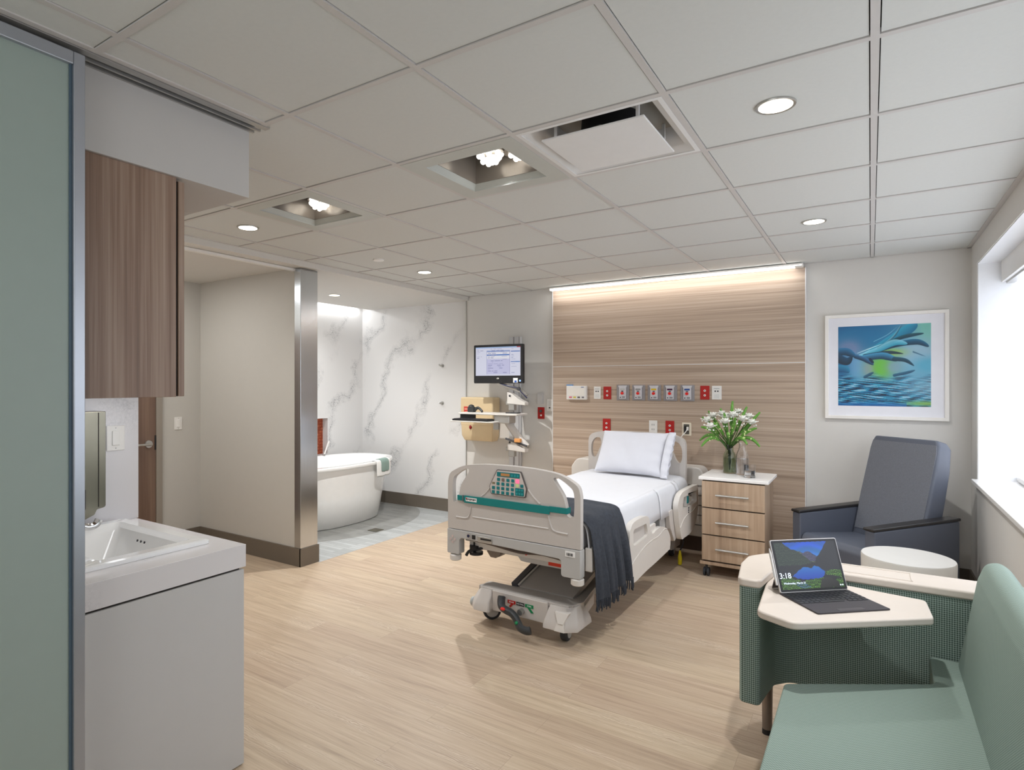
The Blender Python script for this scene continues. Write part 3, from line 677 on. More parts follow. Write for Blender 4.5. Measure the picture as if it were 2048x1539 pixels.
# robe hooks on marble
for z, l in ((1.743, 'upper metal hook on the marble bathroom wall'), (1.292, 'lower metal hook on the marble bathroom wall')):
    t = thing('robe_hook', l, 'hook', (-4.29, 5.803, z), 0, 'metal hooks on the marble wall'); MB().cyl((0, 0, 0), (0, -.01, 0), .022, n=20).build('rose', M_silver, t); MB().tube([(0, -.008, 0), (0, -.05, 0), (0, -.07, .012)], .010).build('peg', M_silver, t)
# ------------------------------------------------------------------ hospital bed (local: x across, y from foot to head)
BED = thing('hospital_bed', 'adjustable white and grey hospital bed on casters with teal strapped footboard', 'hospital bed', (-1.785, 3.15, 0), math.radians(-1.5))
mir = lambda L, c: [(2 * c - x, z) for x, z in reversed(L)]
cF = -.03
RH = [(.269, .970), (.297, .982), (.363, .945), (.396, .902), (.396, .783), (.380, .765), (.354, .778), (.345, .828), (.326, .886)]
holeR = spline(RH, 5, True); holeL = mir(holeR, cF)
half = [(.436, .592), (.437, .885), (.425, .935), (.39, .966), (.30, 1.004), (.15, 1.022), (cF, 1.027)]
top = spline(half[1:], 5); outl = [half[0]] + top; outl = outl + [(2 * cF - x, z) for x, z in reversed(outl[:-1])]
fb = MB().plate(outl, 'y', -.018, .018, holes=[holeR, holeL]).build('footboard', M_bed, BED, bevel=(.010, 3))
o = MB()
o.tube(spline([(-.43, -.018, .672), (-.35, -.018, .674), (-.325, -.018, .70), (-.315, -.018, .75)], 6), .006, 8, .6); o.tube([(-.30, -.018, .686), (.235, -.018, .686)], .005, 8, .6)
o.tube(spline([(.235, -.018, .76), (.25, -.018, .71), (.275, -.018, .678), (.36, -.018, .672)], 6), .006, 8, .6); o.tube(spline([(-.235, -.018, .822), (-.2, -.018, .85), (-.165, -.018, .89)], 5), .005, 8, .6)
o.tube(spline([(.10, -.018, .90), (.135, -.018, .86), (.18, -.018, .822)], 5), .006, 8, .6); o.build('moulded_ridge', M_bed, fb)
# strap with label
sy = -.024
st = MB(); st.box(-.36, .247, sy - .006, sy, .770, .816); st.box(-.415, -.355, sy - .004, sy + .002, .780, .812); st.box(.243, .356, sy - .004, sy + .002, .784, .818)
st.box(-.418, -.410, sy, .022, .780, .812); st.box(.352, .358, sy, .022, .784, .818)
st = st.build('strap', M_teal, BED, bevel=(.002, 2)); st['label'] = 'teal strap across the footboard'
MB().box(-.345, -.262, sy - .008, sy - .005, .782, .806).build('strap_label', M_paper, st, smooth=0)
o = MB()
for k in range(6): o.box(-.340 + k * .0125, -.331 + k * .0125, sy - .0088, sy - .0078, .789 + (k % 2) * .003, .800)
o.build('label_print', M_ink, st, smooth=0); MB().box(-.343, -.333, sy - .009, sy - .0078, .797, .804).build('red_mark', M_red, st, smooth=0); MB().box(-.374, -.364, sy - .008, sy, .776, .816).build('buckle', plain('strap buckle grey', (96, 110, 112), .4), st, bevel=(.002, 1))
# control panel
cp = MB().plate(rpoly([(-.115, 1.0), (.057, 1.0), (.096, .902), (.088, .846), (-.159, .846), (-.170, .893)], .012), 'y', -.026, -.017).build('control_panel', plain('panel rim dark', (92, 86, 84), .5), BED, bevel=(.002, 2))
MB().plate(rpoly([(-.110, .995), (.052, .995), (.090, .900), (.082, .851), (-.154, .851), (-.164, .894)], .011), 'y', -.0285, -.025).build('key_field', plain('pale pink grey field', (206, 196, 190), .5), cp, smooth=0)
MB().plate(rrect(-.112, .050, .959, .987, .005), 'y', -.031, -.028).build('display_strip', M_tealk, cp, bevel=(.001, 1)); MB().box(-.082, -.020, -.0325, -.030, .965, .981).build('display', plain('amber display', (168, 118, 70), .3, emit=.25), cp, smooth=0)
for k in range(3): MB().cyl((-.003 + k * .020, -.030, .972), (-.003 + k * .020, -.033, .972), .007, n=14).build('round_key', plain('teal bright key', (40, 150, 152), .4), cp)
kd = None
rows = [(.941, [-.100, -.033, .001], None), (.915, [-.104, -.069, -.035, -.001, .064], None), (.888, [-.137, -.103, -.070, -.036, -.002], None), (.862, [-.138, -.104, -.070, -.036, -.002], None)]
for z, xs, _ in rows:
    for x in xs:
        if kd is None: kd = MB().plate(rrect(-.0105, .0105, -.0095, .0095, .003), 'y', -.0032, 0).build('key', M_tealk, cp, loc=(x, -.028, z), bevel=(.001, 1))
        else: q = kd.copy(); COL.objects.link(q); q.location = (x, -.028, z)
MB().plate(rrect(.021, .046, .928, .953, .004), 'y', -.031, -.028).build('pink_key', plain('pink lit key', (255, 120, 160), .4, emit=.5), cp); MB().plate(rrect(-.078, -.058, .931, .95, .004), 'y', -.031, -.028).build('key', plain('brown key', (120, 104, 96), .5), cp)
MB().plate(rrect(.022, .043, .905, .925, .003), 'y', -.031, -.028).build('key', plain('pale green key', (206, 220, 160), .5), cp); MB().plate(rrect(-.146, -.126, .91, .922, .002), 'y', -.030, -.028).build('key', plain('bronze key', (126, 116, 90), .5), cp)
MB().plate(rrect(.018, .078, .855, .900, .004), 'y', -.0305, -.028).build('key_pad', M_tealk, cp)
for i in range(3):
    for j in range(2): MB().cyl((.030 + i * .018, -.030, .867 + j * .022), (.030 + i * .018, -.0325, .867 + j * .022), .0065, n=12).build('round_key', plain('teal bright key', (40, 150, 152), .4), cp)
# foot frame with two legs and rollers
fr = [(-.500, .588), (.436, .588), (.436, .425), (.316, .425), (.316, .515), (.30, .522), (-.385, .538), (-.404, .525), (-.404, .43), (-.500, .43)]
ff = MB().plate(rpoly(fr, [.006, .006, .012, .02, .02, .01, .01, .02, .015, .012]), 'y', -.022, .040).build('foot_frame', M_bedg, BED, bevel=(.005, 2))
for x in (-.455, .405): MB().lathe([(.030, 0), (.038, .006), (.038, .034), (.030, .040)], (x, .01, .384), 24).build('bumper_roller', M_bedw, BED)
o = MB(); o.cyl((-.329, -.021, .562), (-.329, -.026, .562), .017, n=20); o.build('round_socket', M_chrome, ff); MB().cyl((-.329, -.0255, .562), (-.329, -.0275, .562), .010, n=16).build('socket_core', plain('navy core', (30, 36, 70), .3), ff); MB().box(-.302, -.277, -.0245, -.021, .546, .572).build('square_socket', M_black, ff, smooth=0)
MB().plate(rrect(-.262, -.150, .535, .572, .014), 'y', -.0265, -.02).build('oval_connector', M_silver, ff, bevel=(.003, 2)); MB().box(-.235, -.156, -.029, -.026, .553, .563).build('connector_slot', M_black, ff, smooth=0)
for dx, dz in ((0, .018), (.016, 0), (0, -.018), (-.016, 0)): MB().cyl((-.455 + dx, -.021, .525 + dz), (-.455 + dx, -.0245, .525 + dz), .0085, n=12).build('bolt', plain('pale pink bolt', (206, 190, 188), .4, .3), ff)
MB().box(.345, .405, -.0245, -.021, .545, .577).build('barcode_label', M_paper, ff, smooth=0)
o = MB()
for k in range(7): o.box(.353 + k * .006, .3555 + k * .006 + (k % 3) * .001, -.0255, -.024, .551, .567)
o.build('barcode', M_ink, ff, smooth=0)
# lower frame beam with motors and cables
MB().box(-.40, .30, .085, .125, .458, .505).build('cross_beam', M_bedw, BED, bevel=(.004, 2)); MB().tube(spline([(-.39, .06, .52), (-.2, .05, .512), (0, .05, .495), (.15, .05, .508), (.30, .05, .498)], 6), .009, 8).build('cable_bundle', plain('brown grey cable', (92, 80, 74), .6), BED)
o = MB().plate(rpoly([(-.05, .465), (.30, .465), (.30, .425), (.02, .425), (-.02, .428)], .006), 'y', .10, .18).build('motor_cover', M_bedg, BED, bevel=(.003, 2)); MB().box(.175, .29, .094, .101, .436, .458).build('red_warning_label', plain('orange red label', (206, 56, 28), .5), BED, smooth=0)
MB().cyl((.03, .086, .482), (.03, .078, .482), .008, n=12).build('red_dot', M_redb, BED); MB().rings([[(x, y, z) for x, y in ((-.27, .1), (-.17, .1), (-.17, .17), (-.27, .17))] for z in (.46, .445)] + [[(x, y, .41) for x, y in ((-.25, .11), (-.21, .11), (-.21, .16), (-.25, .16))]]).build('bracket', plain('brown grey bracket', (120, 108, 98), .5), BED)
o = MB(); o.cyl((-.355, .10, .415), (-.355, .10, .432), .045, n=20); o.cyl((-.36, .09, .45), (-.36, .09, .475), .034, n=20); o.cyl((-.36, .09, .415), (-.36, .09, .53), .009); o.build('crank_handle', M_black, BED); MB().tube(spline([(-.40, .05, .41), (-.38, .06, .44), (-.33, .08, .455), (-.28, .1, .47)], 5), .010, 8).build('cable_bundle', M_black, BED)
MB().box(-.42, .42, .06, 2.06, .50, .56).build('mattress_deck', M_bedg, BED, bevel=(.01, 2)); MB().box(-.36, .36, .16, 2.0, .43, .50).build('mid_frame', M_bedg, BED, bevel=(.005, 1)); MB().box(.43, .475, .05, .11, .455, .59).build('corner_bumper', M_bedw, BED, bevel=(.008, 3)); MB().box(.36, .44, .10, .2, .44, .47).build('bracket', M_bedg, BED, bevel=(.004, 1))
# base with covers, casters, pedal
bs = MB().plate(rpoly([(-.315, .062), (.34, .062), (.372, .17), (.325, .42), (.325, 2.28), (-.325, 2.28), (-.325, 2.0), (-.06, 1.6), (-.06, .20), (-.10, .175), (-.27, .165)], .012), 'z', .195, .235).build('base_deck', M_bedd, BED, bevel=(.006, 2))
MB().box(-.19, .20, .035, .062, .105, .232).build('base_bumper', M_bed, BED, bevel=(.006, 3)); MB().box(-.29, .33, .05, .066, .21, .2335).build('base_lip', M_bed, BED, bevel=(.004, 2)); MB().plate([(.345, .07), (.372, .17), (.325, .42), (.318, .42), (.365, .17), (.335, .07)], 'z', .14, .234).build('base_skirt', M_bed, BED)
MB().rings([[(-.07, t_, z_), (.30, t_, z_), (.30, t_ + .01, z_ - .03), (-.07, t_ + .01, z_ - .03)] for t_, z_ in ((.17, .245), (1.05, .445))]).build('lift_arm_cover', M_bedd, BED)
MB().tube([(-.105, .17, .235), (-.105, .5, .318), (-.105, 1.02, .44)], .030, 4).build('lift_arm', plain('slate lift arm', (70, 70, 74), .45), BED, smooth=0); MB().tube([(-.073, .165, .252), (-.073, 1.02, .450)], .007, 6).build('lift_arm_edge', M_bedw, BED)
def cover(x0, x1, tx0, tx1, sgn):
    m = MB(); R = []
    for z, a, b, y0, y1 in ((.102, x0, x1, -.015, .24), (.130, x0, x1, -.012, .23), (.155, x0 + .006, x1 - .006, .0, .22), (.200, tx0, tx1, .025, .20), (.226, tx0 + .008, tx1 - .008, .04, .19)):
        R.append([(x, y, z) for x, y in rpoly([(a, y0 + (.05 if sgn < 0 else .0)), (a + (b - a) * .32, y0), (a + (b - a) * .72, y0), (b, y0 + (.05 if sgn > 0 else .0)), (b, y1), (a, y1)], .018, 3)])
    return m.rings(R).build('caster_cover', M_bed, BED, bevel=(.003, 2), smooth=28)
cover(.19, .395, .205, .372, 1); cover(-.345, -.185, -.318, -.19, -1)
o = MB(); o.rings([[(.27, -.022, .103), (.335, -.022, .103), (.325, -.008, .15), (.285, -.008, .15)], [(.265, .0, .103), (.34, .0, .103), (.33, .02, .16), (.28, .02, .16)]]); o.rings([[(.29, -.014, .145), (.325, -.014, .145), (.350, .012, .205), (.262, .008, .205)], [(.29, .02, .145), (.325, .02, .145), (.350, .05, .205), (.262, .045, .205)]]); o.build('cover_rib', M_bedw, BED, bevel=(.003, 2))
MB().ball((-.343, .05, .125), .026, 14, (.8, 1, 1.2)).build('corner_bumper', plain('pale clear bumper', (176, 180, 180), .3), BED)
def caster(x, y, ax, label=None):
    c, s = math.cos(ax), math.sin(ax); d = Vector((c, s, 0)); p = Vector((x, y, .06))
    w_ = MB().cyl(p - d * .022, p + d * .022, .0595, n=36).build('caster', M_rub, BED, bevel=(.010, 3))
    m = MB(); m.cyl(p - d * .0255, p - d * .021, .041, n=28); m.cyl(p + d * .021, p + d * .0255, .041, n=28); m.build('hub', M_bedg, w_, bevel=(.002, 1)); MB().box(-.02, .02, -.02, .02, .10, .2, Matrix.Translation((x, y, 0))).build('fork', M_bedg, w_)
caster(-.262, .145, math.radians(-50)); caster(.277, .125, math.radians(8)); caster(.255, 2.26, math.radians(10)); caster(-.27, 2.26, math.radians(0))
pd = MB().tube(spline([(-.095, .0, .225), (-.092, -.012, .195), (-.074, -.03, .170), (-.038, -.035, .158), (-.006, -.035, .150), (.022, -.032, .126), (.042, -.035, .098), (.070, -.05, .080), (.108, -.05, .074), (.132, -.04, .078)], 5), [.022] + [.030] * 44 + [.020], 12, .75, up=(0, 1, 0)).build('brake_pedal', plain('charcoal pedal', (58, 60, 62), .45), BED)
MB().ball((-.050, -.060, .172), .013, 12, (1.3, .8, .8)).build('red_button', M_redb, pd); MB().ball((.046, -.062, .110), .011, 12).build('green_button', M_green, pd); MB().cyl((.03, .03, .15), (.03, .0, .148), .018, n=18).build('pivot', M_silver, pd)
dc = []
for x0, x1, m_, nm, wd in ((-.074, -.018, M_red, 'red_pedal_label', 'BRAKE'), (-.012, .044, M_black, 'black_pedal_label', 'NEUTRAL'), (.050, .106, M_green, 'green_pedal_label', 'STEER')):
    m = MB(); m.plate([(x0, .176), (x1, .176), (x1 + (0 if m_ is M_black else .0), .196), (x0, .196)], 'y', .0325, .0355)
    if m_ is M_red: m.plate([(x1 - .012, .178), (x1 - .03, .178), (x1 - .046, .158), (x1 - .034, .152)], 'y', .0325, .0355)
    if m_ is M_green: m.plate([(x0 + .014, .178), (x0 + .032, .178), (x0 + .058, .150), (x0 + .04, .148)], 'y', .0325, .0355)
    q = m.build(nm, m_, BED, smooth=0)
    text('lettering', wd, .0115, M_paper, q, FR(((x0 + x1) / 2, .0322, .186), (1, 0, 0), (0, 0, 1)))
# head board, head-end cover, rails
hh = [(.427, .60), (.427, .99), (.418, 1.035), (.385, 1.066), (.31, 1.086), (.15, 1.096), (-.016, 1.098)]
hs = [hh[0]] + spline(hh[1:], 5); hs = hs + [(-.032 - x, z) for x, z in reversed(hs[:-1])]
HH = spline([(.300, .975), (.315, 1.030), (.366, 1.020), (.396, .966), (.396, .880), (.374, .848), (.346, .868), (.322, .92)], 5, True)
MB().plate(hs, 'y', 2.085, 2.125, holes=[HH, mir(HH, -.016)]).build('headboard', M_bed, BED, bevel=(.010, 3))
MB().box(.335, .375, 2.078, 2.086, .68, .74).build('wall_plate', plain('beige plate', (176, 170, 160), .4), BED, smooth=0)
he = MB().plate(rpoly([(-.72, .20), (.535, .20), (.545, .70), (.505, .80), (-.66, .805), (-.72, .72)], [.02, .02, .05, .07, .09, .05]), 'y', 2.26, 2.45).build('head_end_cover', M_bedw, BED, bevel=(.022, 4))
for k in range(5): MB().box(.40, .5475, 2.254, 2.30, .30 + k * .085, .308 + k * .085).build('vent_slot', plain('slot grey', (120, 118, 116), .6), he, smooth=0)
RL = [(.580, .262), (.575, .545), (.595, .60), (.66, .632), (.86, .632), (.94, .606), (.962, .545), (.985, .50), (1.03, .482), (1.09, .492), (1.20, .494), (1.30, .472), (1.37, .43), (1.42, .37), (1.41, .30), (1.36, .285), (.90, .258)]
RS = spline(RL, 4, True); RHOLE = rpoly([(.64, .475), (.925, .492), (.89, .578), (.64, .585)], .03)
def rail(s0, s1, name='foot_side_rail'):
    r = MB().plate(RS, 'x', s0, s1, holes=[RHOLE]).build(name, M_bedw, BED, bevel=(.009, 3)); sg = 1 if s1 > 0 else -1
    a, b = (s0 + .008, s0 + .018)
    MB().plate([(.63, .465), (.93, .48), (.895, .585), (.63, .592)], 'x', a, b).build('infill_panel', M_bed, r, smooth=0)
    xf = s1 if sg > 0 else s0
    MB().tube(spline([(xf, .60, .36), (xf, .70, .395), (xf, .86, .43), (xf, 1.0, .44), (xf, 1.14, .44), (xf, 1.26, .462), (xf, 1.33, .455)], 6), .006, 8, .6).build('moulded_ridge', M_bedw, r)
    return r
rail(.462, .500); rail(-.56, -.522)
fr_ = MB(); fr_.box(.43, .462, .98, 1.12, .46, .545); fr_.build('rail_hinge', M_bedg, BED, bevel=(.006, 2)); MB().plate(rrect(1.02, 1.14, .485, .535, .02), 'x', .462, .482).build('release_lever', M_bedw, BED, bevel=(.005, 2))
HRL = [(1.545, .56), (1.575, .635), (1.66, .675), (1.85, .682), (2.06, .678), (2.115, .66), (2.125, .50), (2.09, .42), (1.96, .325), (1.72, .312), (1.63, .335)]
hr = MB().plate(spline(HRL, 4, True), 'x', .480, .520, holes=[rpoly([(1.67, .545), (1.87, .535), (2.08, .54), (2.07, .632), (1.70, .632)], .02)]).build('head_side_rail', M_bedw, BED, bevel=(.009, 3))
MB().tube(spline([(.521, 1.60, .41), (.521, 1.68, .455), (.521, 1.80, .48), (.521, 1.95, .485), (.521, 2.08, .51)], 6), .006, 8, .6).build('moulded_ridge', M_bedw, hr); MB().box(.488, .512, 1.80, 1.86, .54, .628).build('control_strip', M_bed, hr, bevel=(.003, 1)); MB().box(.5115, .516, 1.808, 1.852, .565, .622).build('teal_keypad', M_tealk, hr, smooth=0)
for k in range(3): MB().cyl((.52, 1.83, .528 - k * .018), (.5245, 1.83, .528 - k * .018), .007, n=12).build('rail_button', M_ink, hr)
h2 = MB().plate(spline(HRL, 4, True), 'x', -.58, -.54, holes=[rpoly([(1.67, .545), (1.87, .535), (2.08, .54), (2.07, .632), (1.70, .632)], .02)]).build('head_side_rail', M_bedw, BED, bevel=(.009, 3))
MB().plate(rpoly([(1.46, .56), (1.56, .56), (1.70, .33), (1.60, .30), (1.50, .42)], .02), 'x', .44, .478).build('rail_arm', M_bed, BED, bevel=(.006, 2)); MB().box(.36, .44, 1.36, 1.50, .40, .53).build('rail_bracket', M_bedg, BED, bevel=(.006, 1))
MB().rings([[(x, y, z) for x, y in rpoly(q, .02, 3)] for z, q in ((.09, [(.20, 2.10), (.31, 2.10), (.31, 2.34), (.20, 2.34)]), (.16, [(.20, 2.06), (.315, 2.06), (.315, 2.36), (.20, 2.36)]), (.23, [(.21, 2.12), (.30, 2.12), (.30, 2.30), (.21, 2.30)]), (.33, [(.21, 2.14), (.29, 2.14), (.29, 2.22), (.21, 2.22)]))]).build('caster_cover', M_bed, BED, bevel=(.003, 1))
o = MB(); o.tube(spline([(.38, 2.10, .42), (.41, 2.09, .3), (.415, 2.05, .18), (.40, 2.02, .125)], 6), .006, 8); o.build('power_cord', M_black, BED); MB().lathe([(.012, 0), (.017, .01), (.017, .06), (.010, .10), (.007, .12)], (.398, 2.02, .004), 14).build('yellow_plug', M_yellow, BED)
# ------------------------------------------------------------------ bedding: each lies on the bed
BL = BED.location; BR = BED.rotation_euler.z
mt = thing('mattress', 'mattress in a smooth white fitted sheet on the hospital bed', 'mattress', (BL[0], BL[1], 0), BR)
MB().box(-.415, .415, .05, 2.07, .561, .735).build('core', M_sheet, mt, bevel=(.03, 4))
prof = [(-.452, .545), (-.448, .66), (-.440, .705), (-.415, .734), (-.37, .744), (-.2, .748), (0, .749), (.2, .748), (.37, .744), (.412, .735), (.436, .708), (.446, .66), (.452, .60), (.457, .545)]
pr2 = spline(prof, 3)
P = []; ts = [.055, .075, .12] + [.2 + .06 * i for i in range(31)] + [2.03, 2.06, 2.075]
rng = random.Random(3)
for t_ in ts:
    e = 0 if .1 < t_ < 2.04 else 1
    row = []
    for x, z in pr2:
        zz = z + (.0022 * math.sin(t_ * 9 + x * 5) + .0015 * math.sin(t_ * 23 - x * 11)) * (z > .7)
        if e: zz -= .012 * (z > .6) * (1 if t_ in (.055, 2.075) else .3)
        row.append((x, t_, zz))
    P.append(row)
MB().grid(P).build('bed_sheet', M_sheet, mt, solid=.004)
# draped side flaps on the camera side: three overlapping widths
for k, (t0, t1, z0, dx) in enumerate(((.52, 1.30, .525, .004), (1.29, 1.715, .515, .009), (1.71, 1.80, .545, .003))):
    P = []
    n = max(4, int((t1 - t0) / .04))
    for i in range(n + 1):
        t_ = t0 + (t1 - t0) * i / n; zb = z0 + .012 * math.sin(t_ * 6) + (.03 * (t_ - 1.5) if k == 1 else 0)
        P.append([(x + dx + .002 * math.sin(t_ * 14) * (.74 - z), t_, z) for x, z in ((.405, .7395), (.432, .722), (.446, .69), (.453, .64), (.458, .59), (.461, zb))])
    MB().grid(P).build('sheet_flap', M_sheet, mt, solid=.003)
# pillow, leaning against the headboard
def pillow_mesh(w, h, T, nu=40, nv=30):
    top, bot = [], []
    for j in range(nv + 1):
        v = -1 + 2 * j / nv; ra, rb = [], []
        for i in range(nu + 1):
            u = -1 + 2 * i / nu
            th = T * (max(0, 1 - abs(u) ** 2.6) ** .55) * (max(0, 1 - abs(v) ** 2.6) ** .55)
            pin = 1 - .055 * (1 - abs(v) ** 2) * abs(u) ** 6; pinv = 1 - .06 * (1 - abs(u) ** 2) * abs(v) ** 6
            wr = .004 * math.sin(u * 9 + v * 4) * (1 - abs(u)) + .006 * math.sin(v * 13) * max(0, u) ** 3
            ra.append((u * w * pin, v * h * pinv, th + wr)); rb.append((u * w * pin, v * h * pinv, -th + wr * .3))
        top.append(ra); bot.append(rb)
    return top, bot
pw = thing('pillow', 'plump white pillow leaning on the headboard of the bed', 'pillow', (BL[0] + .03 * math.cos(BR) - 1.885 * math.sin(BR), BL[1] + .03 * math.sin(BR) + 1.885 * math.cos(BR), .935), BR)
m = MB(); a_, b_ = pillow_mesh(.305, .205, .080); m.grid(a_); m.grid(b_); bmesh.ops.remove_doubles(m.bm, verts=m.bm.verts, dist=.0008)
body = m.build('pillow_case', M_pillow, pw, rot=(math.radians(58), 0, math.radians(-2)), smooth=60, subsurf=1)
P = []
for j in range(41):
    v = -1 + j / 20
    P.append([(.288 + q * .055 + .002 * math.sin(v * 30) * q, v * .212, (.045 * (1 - abs(v) ** 3) * (1 - .55 * q)) * (1 if sgn else -1) + .007 * math.sin(v * 17 + q * 2) * q) for sgn in (1,) for q in (0, .4, .8, 1)])
P2 = [[(x, y, -z * .5 + .006 * math.sin(y * 90)) for x, y, z in row] for row in P]
m = MB(); m.grid(P); m.grid(P2); m.build('open_hem', M_pillow, pw, rot=(math.radians(58), 0, math.radians(-2)), smooth=60, solid=.003)
# throw
th = thing('throw_blanket', 'dark charcoal fringed throw draped over the foot of the bed', 'blanket', (BL[0], BL[1], 0), BR)
cross = [(-.472, .56), (-.466, .66), (-.455, .72), (-.42, .748), (-.3, .756), (0, .758), (.3, .756), (.405, .750), (.445, .728), (.468, .69), (.484, .62), (.500, .54), (.508, .46), (.514, .38), (.517, .30)]
cs = spline(cross, 3); P = []
for i in range(61):
    t_ = .045 + .485 * i / 60; row = []
    for x, z in cs:
        dpt = max(0, (.70 - z) / .42) if x > .3 else 0
        fold = .016 * math.sin(t_ * 52 + 1.2) + .009 * math.sin(t_ * 97)
        tt = t_ + (dpt * .045 * ((t_ - .05) / .485) if dpt > 0 else 0) + dpt * .004 * math.sin(t_ * 60)
        if x <= .3 and t_ > .5: tt = t_ + .02 * math.sin(x * 4)
        if -.3 < x <= .45: tt += (.030 * (1 - abs(x - .2) / .5)) * (t_ / .53) ** 3 if abs(x - .2) < .5 else 0
        row.append((x + fold * min(1, dpt * 1.4) + .004 * dpt, tt, z - .004 * math.sin(t_ * 30) * (dpt == 0)))
    P.append(row)
MB().grid(P).build('woven_body', M_throw, th, solid=.006, subsurf=1)
m = MB(); rg = random.Random(5)
for i in range(66):
    t_ = .045 + .485 * (i + .5) / 66; fold = .016 * math.sin(t_ * 52 + 1.2) + .009 * math.sin(t_ * 97); tb = t_ + .045 * ((t_ - .05) / .485) + .004 * math.sin(t_ * 60)
    x0 = .517 + fold + .004; L = .045 + .02 * rg.random()
    m.tube([(x0, tb, .305), (x0 + .002, tb + rg.uniform(-.004, .004), .28), (x0 + rg.uniform(-.004, .004), tb + rg.uniform(-.007, .007), .30 - L)], [.0045, .004, .003], 5)
fr = m.build('fringe', M_throw, th); fr['kind'] = 'stuff'
# ------------------------------------------------------------------ nightstand and what stands on it
ns = thing('nightstand', 'light wood three-drawer nightstand on casters with white top', 'nightstand', (-.886, 5.20, 0))
MB().box(-.226, .226, -.222, .215, .13, .762).build('carcass', M_nightwood, ns, bevel=(.002, 1)); MB().box(-.224, .224, -.226, -.2215, .132, .760).build('drawer_gap_shade', M_dark, ns, smooth=0)  # dark sheet over the wood carcass paints the shade between the drawers
MB().plate(rrect(-.252, .252, -.25, .235, .006), 'z', .766, .79).build('top', M_top, ns, bevel=(.004, 2)); MB().box(-.222, .222, -.225, .21, .760, .767).build('shadow_gap', M_dark, ns, smooth=0)
MB().box(-.243, .243, -.243, .228, .098, .124).build('plinth', M_nightwood, ns, bevel=(.003, 1)); MB().box(-.22, .22, -.22, .21, .123, .131).build('shadow_gap', M_dark, ns, smooth=0)
for z0, z1 in ((.553, .757), (.340, .544), (.136, .331)):
    d = MB().box(-.226, .226, -.248, -.229, z0, z1).build('drawer', M_nightwood, ns, bevel=(.0015, 1)); zc = (z0 + z1) / 2 + .0
    h = MB(); h.cyl((-.118, -.278, zc), (.118, -.278, zc), .0085, n=14); h.cyl((-.09, -.248, zc), (-.09, -.278, zc), .005, n=10); h.cyl((.09, -.248, zc), (.09, -.278, zc), .005, n=10); h.build('handle', M_silver, d)
for x in (-.20, .20):
    for y in (-.20, .18):
        c = MB(); c.cyl((x - .022, y, .034), (x - .006, y, .034), .034, n=24); c.cyl((x + .006, y, .034), (x + .022, y, .034), .034, n=24); c.box(x - .008, x + .008, y - .012, y + .012, .03, .098); c.build('caster', M_rub, ns, bevel=(.004, 2))
TZ = .791
vx, vy = -.965, 5.27
vs = thing('flower_vase', 'green-tinted glass bottle vase holding white flowers, on the nightstand', 'vase', (vx, vy, TZ))
MB().lathe([(.001, .0), (.046, .0), (.050, .006), (.050, .135), (.046, .158), (.032, .182), (.030, .225), (.034, .236), (.031, .236), (.027, .225), (.028, .184), (.042, .157), (.046, .135), (.046, .01), (.001, .008)], n=36).build('glass', M_gglass, vs)
MB().lathe([(.001, .011), (.0435, .011), (.0435, .125), (.001, .125)], n=28).build('water', plain('pale green water', (206, 222, 190), 0, trans=1, var=0, ior=1.33), vs)
def bottle(): pass
cf = thing('water_carafe', 'clear glass carafe half full of water behind the tumbler', 'carafe', (-.862, 5.235, TZ))
MB().lathe([(.001, 0), (.046, 0), (.049, .005), (.049, .135), (.044, .165), (.030, .20), (.024, .225), (.025, .245), (.031, .262), (.028, .262), (.0215, .244), (.021, .224), (.027, .198), (.041, .163), (.046, .134), (.046, .012), (.001, .012)], n=36).build('glass', M_glass, cf)
MB().lathe([(.001, .0125), (.0445, .0125), (.0445, .128), (.001, .128)], n=28).build('water', plain('clear water', (250, 252, 255), 0, trans=1, var=0, ior=1.33), cf)
tg = thing('water_tumbler', 'small clear glass tumbler at the front of the nightstand top', 'drinking glass', (-.787, 5.105, TZ))
MB().lathe([(.001, 0), (.038, 0), (.041, .004), (.042, .10), (.0395, .10), (.038, .016), (.001, .014)], n=32).build('glass', M_glass, tg); MB().lathe([(.001, .0145), (.0365, .0145), (.0375, .055), (.001, .055)], n=28).build('water', plain('clear water', (250, 252, 255), 0, trans=1, var=0, ior=1.33), tg)
rg = random.Random(11)
def curve_pts(az, tilt, L, droop, z0=.03):
    pts = []; dx, dy = math.cos(az), math.sin(az)
    for i in range(12):
        s = i / 11; r = .012 * s * 2 if s < .45 else .0108 + (s - .45) * L * math.sin(tilt) * 1.8
        z = z0 + L * s * math.cos(tilt * .55) - droop * max(0, s - .6) ** 2
        pts.append((dx * r, dy * r, z))
    return pts
spr = [(-2.9, .50, .44, .5), (-2.6, .58, .40, 1.2), (2.6, .44, .50, .1), (2.9, .5, .47, .2), (2.3, .25, .50, 0), (1.4, .10, .56, 0), (.5, .25, .52, 0), (.15, .46, .49, 0), (-.2, .5, .43, .4), (-.7, .5, .40, 1.0), (.0, .56, .41, 1.2), (3.0, .6, .42, 1.1), (-1.5, .3, .42, .8), (-1.9, .15, .50, .2), (1.0, .35, .50, 0), (-1.1, .3, .47, .2), (-2.2, .35, .46, .4), (2.0, .4, .48, .3)]
